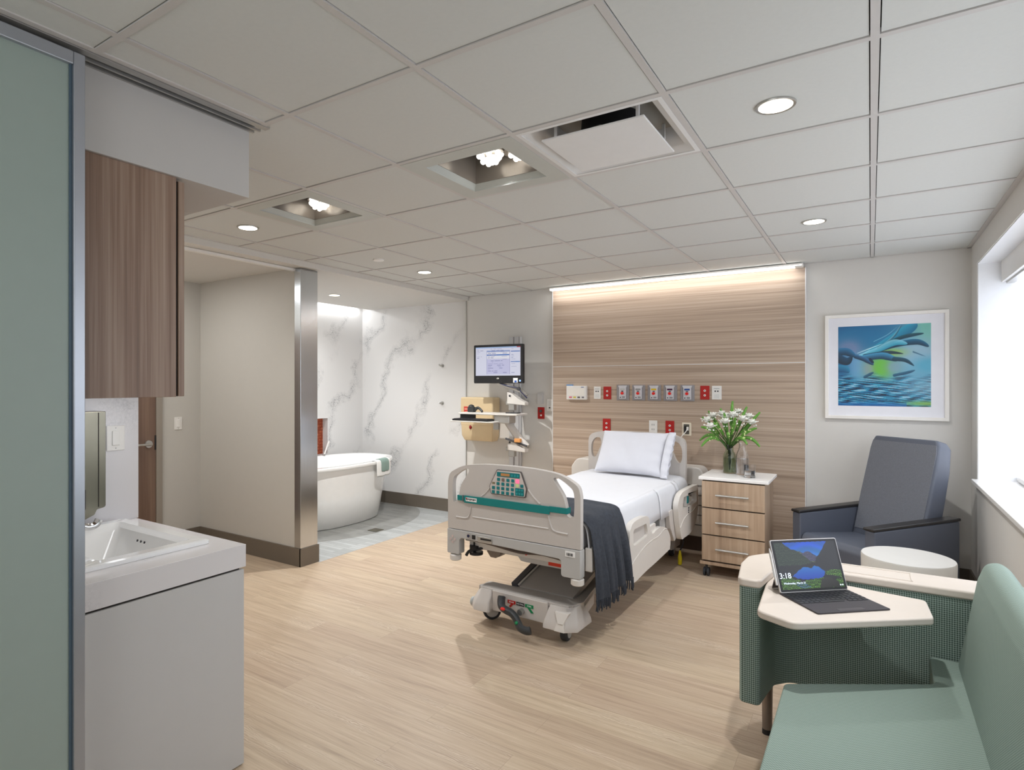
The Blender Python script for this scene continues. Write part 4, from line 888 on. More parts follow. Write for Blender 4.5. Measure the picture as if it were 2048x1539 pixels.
for az, ti, L, dr in spr:
    t = thing('green_spike_stem', 'slender green budding flower spike in the glass vase', 'flower stem', (vx, vy, TZ), 0, 'green flower spikes in the vase')
    pts = curve_pts(az, ti, L, dr); MB().tube(spline(pts, 3), .0035, 6).build('stem', M_stem, t)
    e = spline(pts[-5:], 6); n_ = len(e)
    MB().tube(e, [.006 + .008 * math.sin(PI * min(1, i / n_ * .9 + .12)) for i in range(n_)], 8).build('bud_spike', M_leaf, t)
    m = MB()
    for i in range(3, n_ - 8, 3):
        for k in range(2): m.ball((e[i][0] + rg.uniform(-.014, .014), e[i][1] + rg.uniform(-.014, .014), e[i][2] + rg.uniform(-.008, .012)), .0065, 6)
    m.build('pale_buds', plain('pale yellow bud', (226, 232, 170), .6), t)
fl = [(-2.9, .42, .40, 0), (2.4, .2, .44, 0), (.3, .32, .43, 0), (-.4, .25, .41, 0), (-1.7, .25, .39, 0), (1.2, .25, .46, 0), (-2.3, .5, .36, 0), (-1.0, .12, .44, 0), (3.0, .3, .43, 0), (-.1, .42, .39, 0), (-2.0, .1, .42, 0)]
for az, ti, L, dr in fl:
    t = thing('white_flower', 'white blossom with small buds in the glass vase', 'flower', (vx, vy, TZ), 0, 'white blossoms in the vase')
    pts = curve_pts(az, ti, L, dr); MB().tube(spline(pts, 3), .004, 6).build('stem', M_stem, t); c = Vector(pts[-1]); m = MB()
    for ring, (np_, op, ln) in enumerate(((6, 1.1, .058), (6, .5, .048))):
        for k in range(np_):
            a_ = 2 * PI * k / np_ + ring * .5; rows = []
            for i in range(5):
                s = i / 4; rr = ln * s * math.sin(op) + .002; zz = ln * s * math.cos(op) + .004 * math.sin(PI * s); w_ = .019 * math.sin(PI * (.12 + .8 * s))
                rows.append([(c[0] + math.cos(a_) * rr - math.sin(a_) * w_ * q, c[1] + math.sin(a_) * rr + math.cos(a_) * w_ * q, c[2] + zz - .004 * q * q) for q in (-1, 0, 1)])
            m.grid(rows)
    m.build('blossom', M_petal, t, solid=.001, smooth=80)
    m = MB()
    for k in range(7): m.ball((c[0] + rg.uniform(-.035, .035), c[1] + rg.uniform(-.035, .035), c[2] + rg.uniform(-.04, .02)), .007, 6)
    m.build('small_buds', M_petal, t)
# ------------------------------------------------------------------ recliner
RC = thing('recliner_chair', 'slate blue patient recliner with black arm caps in the corner under the picture', 'armchair', (-.233, 4.835, 0), math.radians(-41))
hw = .338
for sx in (-1, 1):
    xa, xb = (-hw, -hw + .075) if sx < 0 else (hw - .075, hw)
    a_ = MB().plate(rpoly([(.0, .06), (.73, .06), (.73, .60), (.0, .572)], .015), 'x', xa, xb).build('arm', M_vinyl, RC, bevel=(.012, 3))
    MB().plate(rpoly([(-.010, .572), (.735, .60), (.735, .621), (-.010, .592)], .010), 'x', xa - .004, xb + .004).build('arm_cap', M_blackw, a_, bevel=(.008, 3))
m = MB(); pr_ = rpoly([(.015, .10), (.62, .10), (.62, .40), (.35, .415), (.03, .435), (.0, .40)], [.02, .02, .02, .2, .05, .05])
m.plate(pr_, 'x', -hw + .078, hw - .078); m.build('seat_cushion', M_vinyl, RC, bevel=(.018, 3), smooth=50)
MB().box(-hw + .078, hw - .078, .05, .62, .05, .12).build('base', M_vinyl, RC, bevel=(.01, 2)); MB().box(-hw + .02, hw - .02, .04, .72, .012, .062).build('plinth', M_black, RC)
for sx in (-1, 1):
    for y in (.06, .70): MB().cyl((sx * .29, y, 0), (sx * .29, y, .02), .02, n=14).build('foot', M_black, RC)
B0, B1 = Vector((0, .50, .36)), Vector((0, .70, 1.125)); up = (B1 - B0).normalized(); nb = Vector((0, up.z, -up.y))
R = []
for i, (s, wt, tk) in enumerate(((0, .262, .15), (.1, .264, .16), (.45, .266, .15), (.75, .262, .145), (.95, .252, .13), (1.0, .235, .10))):
    c = B0.lerp(B1, s); ring = []
    for x, y in rpoly([(-wt, -.035), (wt - .0, -.035), (wt, tk - .04), (-wt, tk - .04)], .022, 3): ring.append(c + Vector((x, 0, 0)) + nb * y)
    R.append(ring)
MB().rings(R).build('backrest', M_vinyl, RC, bevel=(.010, 3), smooth=45)
R = [[B0.lerp(B1, s) + Vector((x, 0, 0)) - nb * y for x, y in ((-w_, .0385), (w_, .0385), (w_, .033), (-w_, .033))] for s, w_ in ((.10, .245), (.5, .248), (.88, .246), (.955, .238))]
MB().rings(R).build('back_fabric', M_vinylf, RC, smooth=40)
# ------------------------------------------------------------------ round side table
sd_ = thing('drum_side_table', 'round off-white drum side table between the recliner and the green sofa', 'side table', (.178, 4.30, 0))
MB().lathe([(.001, .0), (.216, .0), (.219, .006), (.228, .512), (.225, .518), (.001, .518)], n=64).build('drum', M_drum, sd_); MB().lathe([(.001, .5175), (.2245, .5175), (.2245, .5195), (.001, .5195)], n=64).build('top', plain('pale table top', (214, 212, 208), .4), sd_)
# ------------------------------------------------------------------ sofa with a swivel table
SF = thing('sleeper_sofa', 'green woven sofa with cream arm cap and swivel tablet table', 'sofa', (.0, 2.0, 0))
sy0 = -2.0
def Y(v): return v + sy0
L_out = [(-.452, 2.635), (-.478, 2.87), (-.470, 3.00), (-.40, 3.105), (-.094, 3.11), (.52, 3.13), (.52, 2.945), (-.06, 2.935), (-.285, 2.925), (-.338, 2.86), (-.352, 2.76), (-.366, 2.635)]
cap = rpoly([(x, Y(y)) for x, y in L_out], [.03, .1, .1, .06, .05, .02, .02, .02, .06, .04, .03, .03])
def off(poly, d):
    c = []; n = len(poly)
    ar = sum(poly[i][0] * poly[(i + 1) % n][1] - poly[(i + 1) % n][0] * poly[i][1] for i in range(n)); sg = 1 if ar > 0 else -1
    for i in range(n):
        p, a, b = Vector(poly[i]), Vector(poly[i - 1]), Vector(poly[(i + 1) % n]); d1, d2 = (p - a), (b - p)
        if d1.length < 1e-6: d1 = d2
        if d2.length < 1e-6: d2 = d1
        n1 = Vector((-d1.y, d1.x)).normalized(); n2 = Vector((-d2.y, d2.x)).normalized(); nn = (n1 + n2)
        nn = nn.normalized() if nn.length > 1e-6 else n1
        c.append(tuple(p + nn * d * sg))
    return c
MB().plate(cap, 'z', .698, .732).build('arm_cap', M_capcream, SF, bevel=(.009, 3))
gr = MB(); gr.box(-.25, .14, Y(2.965), Y(2.972), .731, .7345); gr.box(-.25, .14, Y(3.080), Y(3.087), .731, .7345); gr.box(.135, .142, Y(2.965), Y(3.087), .731, .7345); gr.build('cap_groove_lip', M_capcream, SF, bevel=(.001, 1))
arm = off(cap, .006)
MB().plate(arm, 'z', .224, .699).build('arm', M_greenarm, SF, bevel=(.012, 3), smooth=50)
def leg(x, y):
    l = MB().lathe([(.001, .02), (.020, .02), (.0235, .30), (.001, .30)], (x, Y(y), 0), 24).build('leg', plain('taupe metal leg', (136, 124, 114), .35, .6), SF); MB().lathe([(.001, 0), (.0205, 0), (.0205, .022), (.001, .022)], (x, Y(y), 0), 24).build('foot', M_black, l)
leg(-.375, 2.885); leg(.44, 3.0); leg(-.16, .75); leg(.44, .75)
sp = [(-.255, Y(.70)), (.40, Y(.70)), (.40, Y(2.93)), (.19, Y(2.93)), (.186, Y(2.668)), (-.255, Y(2.378))]
m = MB(); m.plate(rpoly(sp, [.03, .02, .01, .02, .03, .03]), 'z', .31, .462); m.build('seat_cushion', M_greenseat, SF, bevel=(.028, 5), smooth=50)
MB().box(-.20, .50, Y(.72), Y(2.30), .22, .312).build('seat_base', M_greenarm, SF, bevel=(.01, 2))
bp = [(.268, .43), (.330, .80), (.352, .862), (.395, .872), (.430, .84), (.455, .44)]
m = MB(); ring = rpoly(bp, [.03, .08, .04, .035, .06, .03]); n_ = 12
R = []
for yv, k in [(2.925, .78), (2.915, .92), (2.89, .985), (2.86, 1.0)] + [(2.86 - 2.1 * i / n_, 1.0) for i in range(1, n_ + 1)]:
    cx_, cz_ = .36, .60
    R.append([(cx_ + (x - cx_) * k, Y(yv), cz_ + (z - cz_) * k if z > .5 else z) for x, z in ring])
MB().rings(R).build('back_cushion', M_greenseat, SF, smooth=50)
MB().plate(rpoly([(.44, .25), (.455, .70), (.475, .845), (.535, .85), (.555, .60), (.555, .25)], [.01, .05, .03, .03, .05, .02]), 'y', Y(.72), Y(2.87)).build('back_frame', M_greenseat, SF, bevel=(.012, 3), smooth=50)
tb = rpoly([(x, Y(y)) for x, y in ((-.345, 2.385), (-.222, 2.325), (.186, 2.650), (.176, 2.850), (-.07, 2.885), (-.325, 2.905), (-.365, 2.84))], [.05, .05, .03, .025, .02, .05, .06], 6)
st_ = MB().plate(tb, 'z', .672, .700).build('swivel_table', M_capcream, SF, bevel=(.008, 3)); st_['label'] = 'cream swivel tablet table'
MB().cyl((-.30, Y(2.88), .58), (-.30, Y(2.88), .674), .018, n=20).build('pivot_post', M_silver, st_); MB().box(-.31, -.05, Y(2.80), Y(2.90), .658, .673).build('support_bracket', M_silver, st_, bevel=(.003, 1))
# ------------------------------------------------------------------ laptop on the swivel table
la = math.radians(42); LP = thing('tablet_laptop', 'open two-in-one tablet laptop with keyboard cover, screen lit, on the cream swivel table', 'laptop', (-.119, 2.632, .7008), la)
KW, KD = .146, .107   # local x along the hinge, local -y to the front
kb = MB().plate(rrect(-KW, KW, -KD, KD - .005, .006), 'z', .0, .005).build('keyboard_cover', M_kb, LP, bevel=(.0015, 2))
key = None
for r in range(6):
    n = 14 if r < 5 else 9; y = KD - .022 - r * .0185; hgt = .0155 if r else .010
    xs = []
    if r < 5: xs = [(-.134 + i * .0206, .018) for i in range(14)]
    else: xs = [(-.134 + i * .0206, .018) for i in range(4)] + [(-.010, .098)] + [(.066 + i * .0206, .018) for i in range(4)]
    for x, w_ in xs:
        if key is None or abs(w_ - .018) > .001:
            k = MB().plate(rrect(-w_ / 2, w_ / 2, -.0076, .0076, .002), 'z', 0, .0018).build('key' if w_ < .05 else 'space_key', M_key, kb, loc=(x, y, .005), bevel=(.0005, 1))
            if key is None: key = k
        else: k = key.copy(); COL.objects.link(k); k.location = (x, y, .005)
MB().plate(rrect(-.052, .052, -KD + .006, -KD + .058 - .030, .003), 'z', .0049, .0056).build('touchpad', plain('touchpad', (70, 65, 68), .5), kb, smooth=0)
sc_ = bpy.data.objects.new('screen', None); 
tilt = math.radians(20)
def SM(p):   # screen frame: u across, v up the screen, w out of the front
    u, v, w = p; return Vector((u, KD - .012 + v * math.sin(tilt) - w * math.cos(tilt), .006 + v * math.cos(tilt) + w * math.sin(tilt)))
Tm = Matrix.Identity(4); q0 = SM((0, 0, 0))
for j, e in enumerate(((1, 0, 0), (0, 1, 0), (0, 0, 1))):
    d = SM(e) - q0
    for i in range(3): Tm[i][j] = d[i]
for i in range(3): Tm[i][3] = q0[i]
bd = MB().plate(rrect(-KW, KW, 0, .201, .008), 'z', -.0085, .0, T=Tm).build('screen_body', plain('silver tablet body', (196, 192, 190), .3, .6), LP, bevel=(.0015, 2))
MB().plate(rrect(-KW + .003, KW - .003, .003, .198, .006), 'z', -.001, .0008, T=Tm).build('bezel', M_black, bd, smooth=0)
def inpoly(U, V, P):
    c = np.zeros(U.shape, bool); n = len(P)
    for i in range(n):
        (x0, y0), (x1, y1) = P[i], P[(i + 1) % n]
        if y0 == y1: continue
        k = ((y0 > V) != (y1 > V)) & (U < (x1 - x0) * (V - y0) / (y1 - y0) + x0); c ^= k
    return c
def wallpaper():
    h, w = 200, 300; U, V = np.meshgrid(np.linspace(0, 1, w), np.linspace(0, 1, h)); U2 = U + .006 * np.sin(V * 90) + .004 * np.sin(U * 160)
    img = np.ones((h, w, 3)) * np.array([34, 34, 40]); n = np.sin(U * 97 + 4 * np.sin(V * 63)) * np.sin(V * 84 + 3 * np.sin(U * 51)) + .6 * np.sin(U * 190 + V * 150 + 5 * np.sin(U * 31))
    V2 = V + .006 * np.sin(U * 75)
    lm = inpoly(U2, V2, [(0, 1), (.14, 1), (.25, .86), (.42, .78), (.62, .56), (.4, .5), (0, .5)]); img[lm] = [40, 52, 46]; img[lm & (n > .5)] = [62, 78, 62]
    k = lm & (np.abs((V - .78) - (U - .42) * -1.1) < .05) & (n > -.3); img[k] = [98, 112, 84]
    sky = inpoly(U, V2, [(.14, 1), (.87, 1), (.79, .86), (.72, .74), (.66, .67), (.6, .74), (.53, .80), (.46, .76), (.38, .80), (.25, .86)]); sk = np.stack([20 + 40 * (1 - V) * 2, 84 + 150 * (1 - V), 190 + 60 * np.sin(V * 30 + 2 * np.sin(U * 9)) * .3 + 20 * V], -1); img[sky] = sk[sky]
    mt_ = inpoly(U2, V2, [(.38, .80), (.46, .76), (.53, .80), (.60, .73), (.66, .66), (.62, .58), (.55, .57)]); img[mt_] = [66, 66, 96]; img[mt_ & (n > .4)] = [90, 88, 116]
    lk = inpoly(U, V2, [(.20, .27), (.30, .37), (.38, .44), (.44, .46), (.50, .43), (.54, .43), (.59, .48), (.66, .44), (.74, .34), (.72, .27), (.66, .21), (.40, .19), (.28, .22)]); lk_ = np.stack([18 + 30 * V, 70 + 170 * (V - .18), 190 + 60 * (V - .2)], -1); img[lk] = lk_[lk]
    gr_ = ((V < .20 + .05 * np.sin(U * 13) + .02 * np.sin(U * 50)) & ~lk) | inpoly(U, V, [(.74, .34), (.85, .38), (1, .36), (1, .2), (.85, .26), (.74, .28)]); img[gr_] = [38, 66, 26]; img[gr_ & (n > .1)] = [74, 124, 44]; img[gr_ & (n > .9)] = [130, 176, 74]; img[gr_ & (n < -.8)] = [26, 34, 24]
    bl = inpoly(U, V, [(.22, .10), (.40, .11), (.46, .03), (.30, .0)]) & (n > .5); img[bl] = [86, 132, 190]
    rk = inpoly(U, V2, [(.66, .20), (.78, .22), (.92, .12), (.94, 0), (.60, 0)]); img[rk] = [48, 46, 44]
    return img / 255.
def SP(u, v, w=0.): return tuple(Tm @ Vector((u, v, w)))
o_ = SP(-KW + .012, .012, .0012); ux = np.array(SP(KW - .012, .012, .0012)) - np.array(o_); vy_ = np.array(SP(-KW + .012, .189, .0012)) - np.array(o_)
painted('display', o_, ux, vy_, wallpaper(), M_lcd, bd)
M_lett = plain('screen lettering', (225, 236, 250), .5, emit=.9)
XU, YU = Tm.to_3x3() @ Vector((1, 0, 0)), Tm.to_3x3() @ Vector((0, 1, 0))
text('clock_text', '3:18', .030, M_lett, bd, FR(SP(-.112, .062, .0018), XU, YU))
text('date_text', 'Wednesday, March 21', .0105, M_lett, bd, FR(SP(-.125, .034, .0018), XU, YU), 'LEFT')
for u in (.118, .127): MB().cyl(SP(u, .020, .0012), SP(u, .020, .002), .0028, n=10).build('status_icon', M_lett, bd, smooth=0)
MB().plate([(-.10, .02), (.10, .02), (.10, .13), (-.10, .13)], 'z', 0, .003, T=Tm @ Matrix.Translation((0, 0, -.011)) @ Matrix.Rotation(0, 4, 'X')).build('rear_plate', M_silver, bd, smooth=0)
kp = [SM((u, .095, -.010)) for u in (-.13, .13)]; kq = [Vector((u, KD + .062, .0005)) for u in (-.13, .13)]
MB().rings([[kp[0], kp[1], kq[1], kq[0]], [p + Vector((0, .003, .001)) for p in (kp[0], kp[1], kq[1], kq[0])]]).build('kickstand', plain('kickstand grey', (120, 112, 110), .4, .4), bd, smooth=0)
pn = thing('stylus_pen', 'silver stylus clipped to the left edge of the tablet laptop', 'pen', (-.119, 2.632, .7008), la)
MB().tube([SM((-KW - .006, .03, -.004)), SM((-KW - .006, .045, -.004)), SM((-KW - .006, .150, -.004)), SM((-KW - .006, .170, -.004))], [.0045, .005, .005, .0018], 12).build('barrel', plain('silver pen', (204, 200, 196), .3, .4), pn); MB().box(-.001, .001, -.001, .001, 0, .03, Tm @ Matrix.Translation((-KW - .0115, .06, -.004)) @ Matrix.Rotation(-PI / 2, 4, 'X')).build('clip', M_silver, pn, smooth=0)
# ------------------------------------------------------------------ vanity at the left
vt = thing('vanity_cabinet', 'white vanity base cabinet under the quartz counter', 'cabinet', (-2.5, 1.2, 0))
def VB(name, mat, x0, x1, y0, y1, z0, z1, p, bevel=None): return MB().box(x0 + 2.5, x1 + 2.5, y0 - 1.2, y1 - 1.2, z0, z1).build(name, mat, p, bevel=bevel)
M_van = plain('satin white laminate', (198, 197, 196), .5, var=.006)
VB('shadow_gap', M_dark, -2.9, -2.10, 1.440, 1.470, .781, .791, vt); VB('side_panel', M_van, -2.107, -2.087, .892, 1.487, .005, .782, vt, (.0015, 1)); VB('rear_panel', M_van, -2.922, -2.107, .892, .91, .005, .78, vt); VB('bottom_shelf', M_van, -2.922, -2.107, .91, 1.45, .08, .10, vt); VB('shadow_gap', M_dark, -2.125, -2.095, .90, 1.470, .781, .791, vt)
for x0, x1 in ((-2.92, -2.517), (-2.512, -2.109)):
    d = VB('door', M_van, x0, x1, 1.465, 1.485, .11, .775, vt, (.0015, 1)); MB().cyl(((x0 + x1) / 2 + 2.5 - .06, 1.5 - 1.2 + .012, .70), ((x0 + x1) / 2 + 2.5 + .06, 1.5 - 1.2 + .012, .70), .006, n=10).build('handle', M_silver, d)
ct = MB().plate([(-2.927, .892), (-2.083, .892), (-2.083, 1.493), (-2.927, 1.493)], 'z', .791, .88, holes=[rrect(-2.82, -2.28, .99, 1.37, .03)]).build('countertop', M_quartz, bevel=(.004, 2))
tag(ct, 'thick white quartz countertop around the square sink', 'countertop')
sk = thing('drop_in_sink', 'white square-rimmed porcelain sink set in the quartz counter', 'sink', (-2.55, 1.18, .88))
R = []
def rr(x0, x1, y0, y1, r, z): return [(x, y, z) for x, y in rrect(x0, x1, y0, y1, r, 4)]
R = [rr(-.335, .335, -.245, .240, .012, .0005), rr(-.335, .335, -.245, .240, .012, .014), rr(-.328, .328, -.238, .233, .012, .019), rr(-.285, .285, -.16, .19, .02, .019), rr(-.275, .275, -.15, .18, .02, .010), rr(-.255, .255, -.14, .17, .03, .002), rr(-.245, .245, -.135, .165, .04, -.012), rr(-.16, .16, -.06, .09, .05, -.115), rr(-.03, .03, -.02, .03, .02, -.122)]
sm = MB().rings(R, False, True).build('basin', M_porc, sk, smooth=30)
for k in range(3): MB().ball((-.055 + k * .028, .1535, -.030), .0085, 12, (.8, .35, 1)).build('overflow_hole', M_ink, sm)
MB().lathe([(.001, -.118), (.024, -.118), (.026, -.1215), (.001, -.1215)], (0, .005, 0), 20).build('drain', M_plastw, sm)
fc = thing('sink_faucet', 'chrome gooseneck faucet with lever at the back of the sink', 'faucet', (-2.55, .965, .899))
MB().lathe([(.001, 0), (.028, 0), (.028, .008), (.020, .02), (.018, .06), (.001, .06)], n=24).build('base', M_chrome, fc); MB().tube(spline([(0, 0, .03), (0, 0, .075), (0, .03, .105), (0, .09, .088), (0, .145, .063), (0, .178, .066), (0, .190, .085)], 7), [.014] * 37, 14).build('spout', M_chrome, fc)
MB().tube(spline([(.06, .02, .0), (.065, .05, .03), (.06, .095, .02), (.05, .10, .0)], 6), .009, 10).build('lever', M_chrome, fc); MB().lathe([(.001, 0), (.02, 0), (.018, .03), (.001, .035)], (.06, .0, 0), 20).build('valve', M_chrome, fc)
td = thing('paper_towel_dispenser', 'tall stainless paper towel dispenser on the marble splash above the sink', 'dispenser', (-2.928, 1.15, .92))
MB().plate(rpoly([(-.15, .03), (.045, .0), (.115, .028), (.125, .05), (.161, .055), (.161, .48), (-.15, .48)], [.01, .01, .01, .01, .012, .004, .004]), 'x', .0, .098).build('case', plain('stainless olive reflect', (128, 124, 110), .25, .9, nscale=6, var=.08), td, bevel=(.004, 2))
MB().plate(rrect(.064, .078, .055, .145, .007), 'x', .0975, .0995).build('level_slot', M_blk2, td, smooth=0); MB().box(-.15, .16, -.0, .0, 0, 0).build('unused', M_blk2, td) if False else None
MB().box(.098 - .001, .0988, .128, .132, .06, .475).build('seam', M_dark, td, smooth=0)
MB().box(.03, .07, -.07, .02, -.05, .02).build('paper_towel', plain('kraft paper', (176, 130, 90), .8), td, smooth=0)
uc = thing('wall_cabinet', 'tall brown walnut wall cabinet hanging above the vanity under the soffit', 'cabinet', (-2.5, 1.05, 1.475))
MB().box(-.425, .438, -.16, .142, 0, .783).build('carcass', M_cabwood, uc, bevel=(.0015, 1)); dr = MB().box(-.42, .438, .150, .172, .002, .772).build('door', M_cabwood, uc, bevel=(.0015, 1)); MB().box(-.42, .430, .142, .151, .002, .772).build('shadow_gap', M_blk2, uc, smooth=0)
# ------------------------------------------------------------------ bathroom
TC = (-5.05, 4.70)
tbt = thing('bathtub', 'white oval freestanding bathtub on the grey bathroom floor', 'bathtub', (TC[0], TC[1], 0))
def se(a, b, z, e=2.5, n=64): return supell(0, 0, a, b, e, n, z)
R = [se(.37, .60, .0), se(.385, .62, .012), se(.415, .69, .30), se(.435, .75, .60), se(.44, .76, .618), se(.472, .822, .620), se(.482, .835, .632), se(.482, .835, .655), se(.475, .828, .664), se(.435, .785, .664), se(.418, .765, .655), se(.40, .74, .60), se(.36, .66, .30), se(.30, .56, .16), se(.12, .3, .14)]
MB().rings(R).build('shell', M_porc, tbt, smooth=50); MB().rings([se(.352, .582, 0.0), se(.352, .582, .004)]).build('base_shadow_ring', M_dark, tbt) if False else None
def rim_x(y, a=.482, b=.835, e=2.5): return a * (1 - min(1, abs(y) / b) ** e) ** (1 / e)
def towel(name, label, mat, y0, y1, zin, zout, lift):
    t = thing(name, label, 'towel', (TC[0], TC[1], 0)); P = []
    for i in range(17):
        y = y0 + (y1 - y0) * i / 16; xo = rim_x(y); nx = 1.0; row = []
        for d, z in ((-.085, zin), (-.075, .60), (-.062, .655), (-.045, .668 + lift), (-.02, .669 + lift), (.004, .664 + lift), (.010 + lift, .645), (.012 + lift, .60), (.012 + lift, zout)):
            row.append((xo + d + .002 * math.sin(y * 70), y + d * .35, z + .003 * math.sin(i * .9) * (z == zout)))
        P.append(row)
    MB().grid(P).build('cloth', mat, t, solid=.006, subsurf=1); return t
towel('bath_towel', 'white towel draped over the near rim of the bathtub', M_towelw, .24, .54, .56, .48, .002); towel('hand_towel', 'small sage green towel laid over the white towel on the bathtub rim', M_towelg, .32, .48, .57, .535, .010)
hs_ = thing('hand_shower', 'white stick hand shower leaning on the far rim of the bathtub', 'hand shower', (-5.47, 4.98, .66)); MB().tube([(-.0, .02, .005), (.0, .05, .07), (-.0, .10, .17)], [.010, .009, .012], 12).build('wand', M_plastw, hs_); MB().lathe([(.001, 0), (.018, 0), (.014, .02), (.001, .02)], (0, .02, 0), 16).build('holder', M_chrome, hs_)
o = MB().box(-4.35, -4.23, 4.57, 4.69, .0015, .005); tag(o.build('floor_drain', plain('bronze drain', (96, 92, 78), .4, .5), bevel=(.001, 1)), 'small square bronze floor drain in front of the bathtub', 'floor drain')
# ------------------------------------------------------------------ monitor workstation
wm = thing('workstation_mount', 'grey wall rail with two folding arms carrying a keyboard tray', 'monitor arm', (-3.24, 5.74, 0))
m = MB(); m.box(-.072, .072, -.03, 0, .45, 2.04); m.build('wall_rail', plain('pale rail aluminium', (206, 206, 208), .4, .3), wm, bevel=(.003, 1)); MB().box(-.018, -.006, -.034, -.028, .45, 2.04).build('rail_slot', M_grey, wm, smooth=0); MB().box(.05, .056, -.033, -.028, .45, 2.04).build('rail_slot', M_grey, wm, smooth=0)
for z in (1.365, .885):
    b_ = MB().box(.11, .175, -.36, -.30, z - .115, z).build('bracket_post', M_silver, wm, bevel=(.006, 2)); MB().plate([(.10, z - .045), (.31, z - .06), (.31, z - .03), (.24, z + .0), (.16, z + .055), (.10, z + .075)], 'y', -.37, -.29).build('bracket_plate', M_bedw, b_, bevel=(.004, 2)); MB().box(.06, .17, -.33, -.02, z - .06, z - .02).build('rail_link', M_silver, b_, bevel=(.004, 1))
    MB().cyl((.135, -.372, z + .035), (.135, -.376, z + .035), .011, n=12).build('bolt', M_ink, b_)
MB().tube([(.31, -.33, 1.40), (.25, -.34, 1.455), (.02, -.37, 1.525)], [.022, .026, .014], 10).build('upper_arm', M_silver, wm); MB().tube(spline([(.33, -.36, 1.38), (.28, -.39, 1.44), (.24, -.39, 1.48), (.12, -.38, 1.50), (.02, -.38, 1.53)], 5), .006, 8).build('cable', plain('blue black cable', (48, 52, 84), .5), wm); MB().cyl((.25, -.38, 1.475), (.25, -.40, 1.475), .018, n=16).build('joint', M_ink, wm)
MB().tube([(.31, -.33, .88), (.22, -.34, .97), (.09, -.36, 1.14)], [.036, .042, .036], 10, .7).build('lower_arm', M_bedw, wm); MB().tube([(.33, -.36, .89), (.10, -.40, .96)], .010, 8).build('arm_edge', M_ink, wm); MB().box(.20, .27, -.40, -.36, .925, .965).build('spring_cover', plain('copper orange', (226, 160, 96), .4), wm, bevel=(.006, 2))
MB().plate(rrect(-.425, .30, -.52, -.28, .03), 'z', 1.203, 1.222).build('tray', M_bedw, wm, bevel=(.005, 2)); MB().plate(rrect(-.46, .08, -.62, -.42, .03), 'z', 1.128, 1.140).build('keyboard_tray', M_bedw, wm, bevel=(.004, 2)); MB().box(-.40, -.24, -.50, -.44, 1.14, 1.204).build('tray_bracket', M_black, wm); MB().box(.02, .20, -.50, -.36, 1.12, 1.204).build('tray_pivot', M_silver, wm, bevel=(.01, 2)); MB().box(-.015, .045, -.46, -.42, 1.05, 1.128).build('tilt_knob', M_silver, wm, bevel=(.006, 2)); MB().box(.12, .26, -.44, -.36, 1.222, 1.232).build('mouse_rest', M_ink, wm, bevel=(.004, 1))
kbd = thing('keyboard', 'black keyboard on the lower tray of the wall workstation', 'keyboard', (-3.45, 5.205, 1.1405)); MB().plate(rrect(-.22, .22, -.075, .075, .008), 'z', 0, .018).build('body', M_black, kbd, bevel=(.003, 2))
for r in range(4):
    for c in range(11): MB().box(-.205 + c * .0375, -.172 + c * .0375, -.062 + r * .032, -.036 + r * .032, .018, .022).build('key', M_key, kbd, smooth=0)
bs_ = thing('barcode_scanner', 'black handheld scanner lying on the white workstation tray', 'scanner', (-3.56, 5.34, 1.2225)); MB().rings([[(x, y, z) for x, y in rpoly([(-.04, -.03), (.04, -.03), (.04, .03), (-.04, .03)], .012, 3)] for z in (0, .055)]).build('head', plain('charcoal scanner', (52, 54, 54), .4), bs_, bevel=(.010, 3)); MB().ball((-.005, 0, .055), .034, 16, (1, 1, .8)).build('dome', plain('charcoal scanner', (52, 54, 54), .4), bs_); MB().tube(spline([(.04, 0, .02), (.07, 0, .045), (.10, -.0, .04), (.14, -.01, .008)], 6), [.016] * 10 + [.013] * 9, 10).build('handle', plain('charcoal scanner', (52, 54, 54), .4), bs_)
mo = thing('computer_monitor', 'black computer monitor with a lit blue-white screen on the wall arm', 'monitor', (-3.235, 5.36, 1.735), math.radians(3))
MB().plate(rrect(-.29, .29, -.205, .20, .012), 'y', -.02, .025).build('case', M_black, mo, bevel=(.005, 2)); MB().box(-.10, .10, .02, .06, -.14, .08).build('rear_housing', M_black, mo, bevel=(.01, 2)); MB().tube([(0, .05, -.10), (.0, .02, -.19), (.0, .0, -.215)], .018, 10).build('neck', M_silver, mo)
def ui():
    h, w = 110, 170; U, V = np.meshgrid(np.linspace(0, 1, w), np.linspace(0, 1, h)); img = np.ones((h, w, 3)) * np.array([226, 228, 246])
    def R_(x0, x1, y0, y1, c): img[(U >= x0) & (U <= x1) & (V >= y0) & (V <= y1)] = c
    R_(0, 1, .96, 1, (170, 196, 236)); R_(.25, .77, .05, .88, (206, 206, 238)); R_(.25, .77, .83, .88, (150, 168, 214)); R_(.26, .76, .58, .82, (236, 236, 246)); R_(.26, .76, .70, .735, (40, 108, 196)); R_(.79, .99, .82, .85, (44, 104, 190)); R_(.79, .99, .46, .49, (60, 120, 200)); R_(.25, .26, .05, .88, (140, 140, 196)); R_(.765, .775, .05, .88, (140, 140, 196))
    rg = random.Random(2)
    for y in np.linspace(.1, .92, 17):
        x = .03
        for _ in range(2): a = rg.uniform(.03, .09); (rg.random() < .5) and y > .6 and R_(x, x + a, y, y + .012, (150, 150, 190)); x += a + .02
        x = .28
        for _ in range(4): a = rg.uniform(.03, .12); (rg.random() < .6) and R_(x, min(.75, x + a), y, y + .014, (130, 136, 186)); x += a + .02
        if rg.random() < .5: R_(.8, rg.uniform(.84, .92), y, y + .014, (150, 158, 200))
    R_(.92, 1, .97, 1, (180, 70, 80)); return img / 255.
painted('display', (-.265, -.0205, -.125), (.528, 0, 0), (0, 0, .300), ui(), M_lcd, mo)
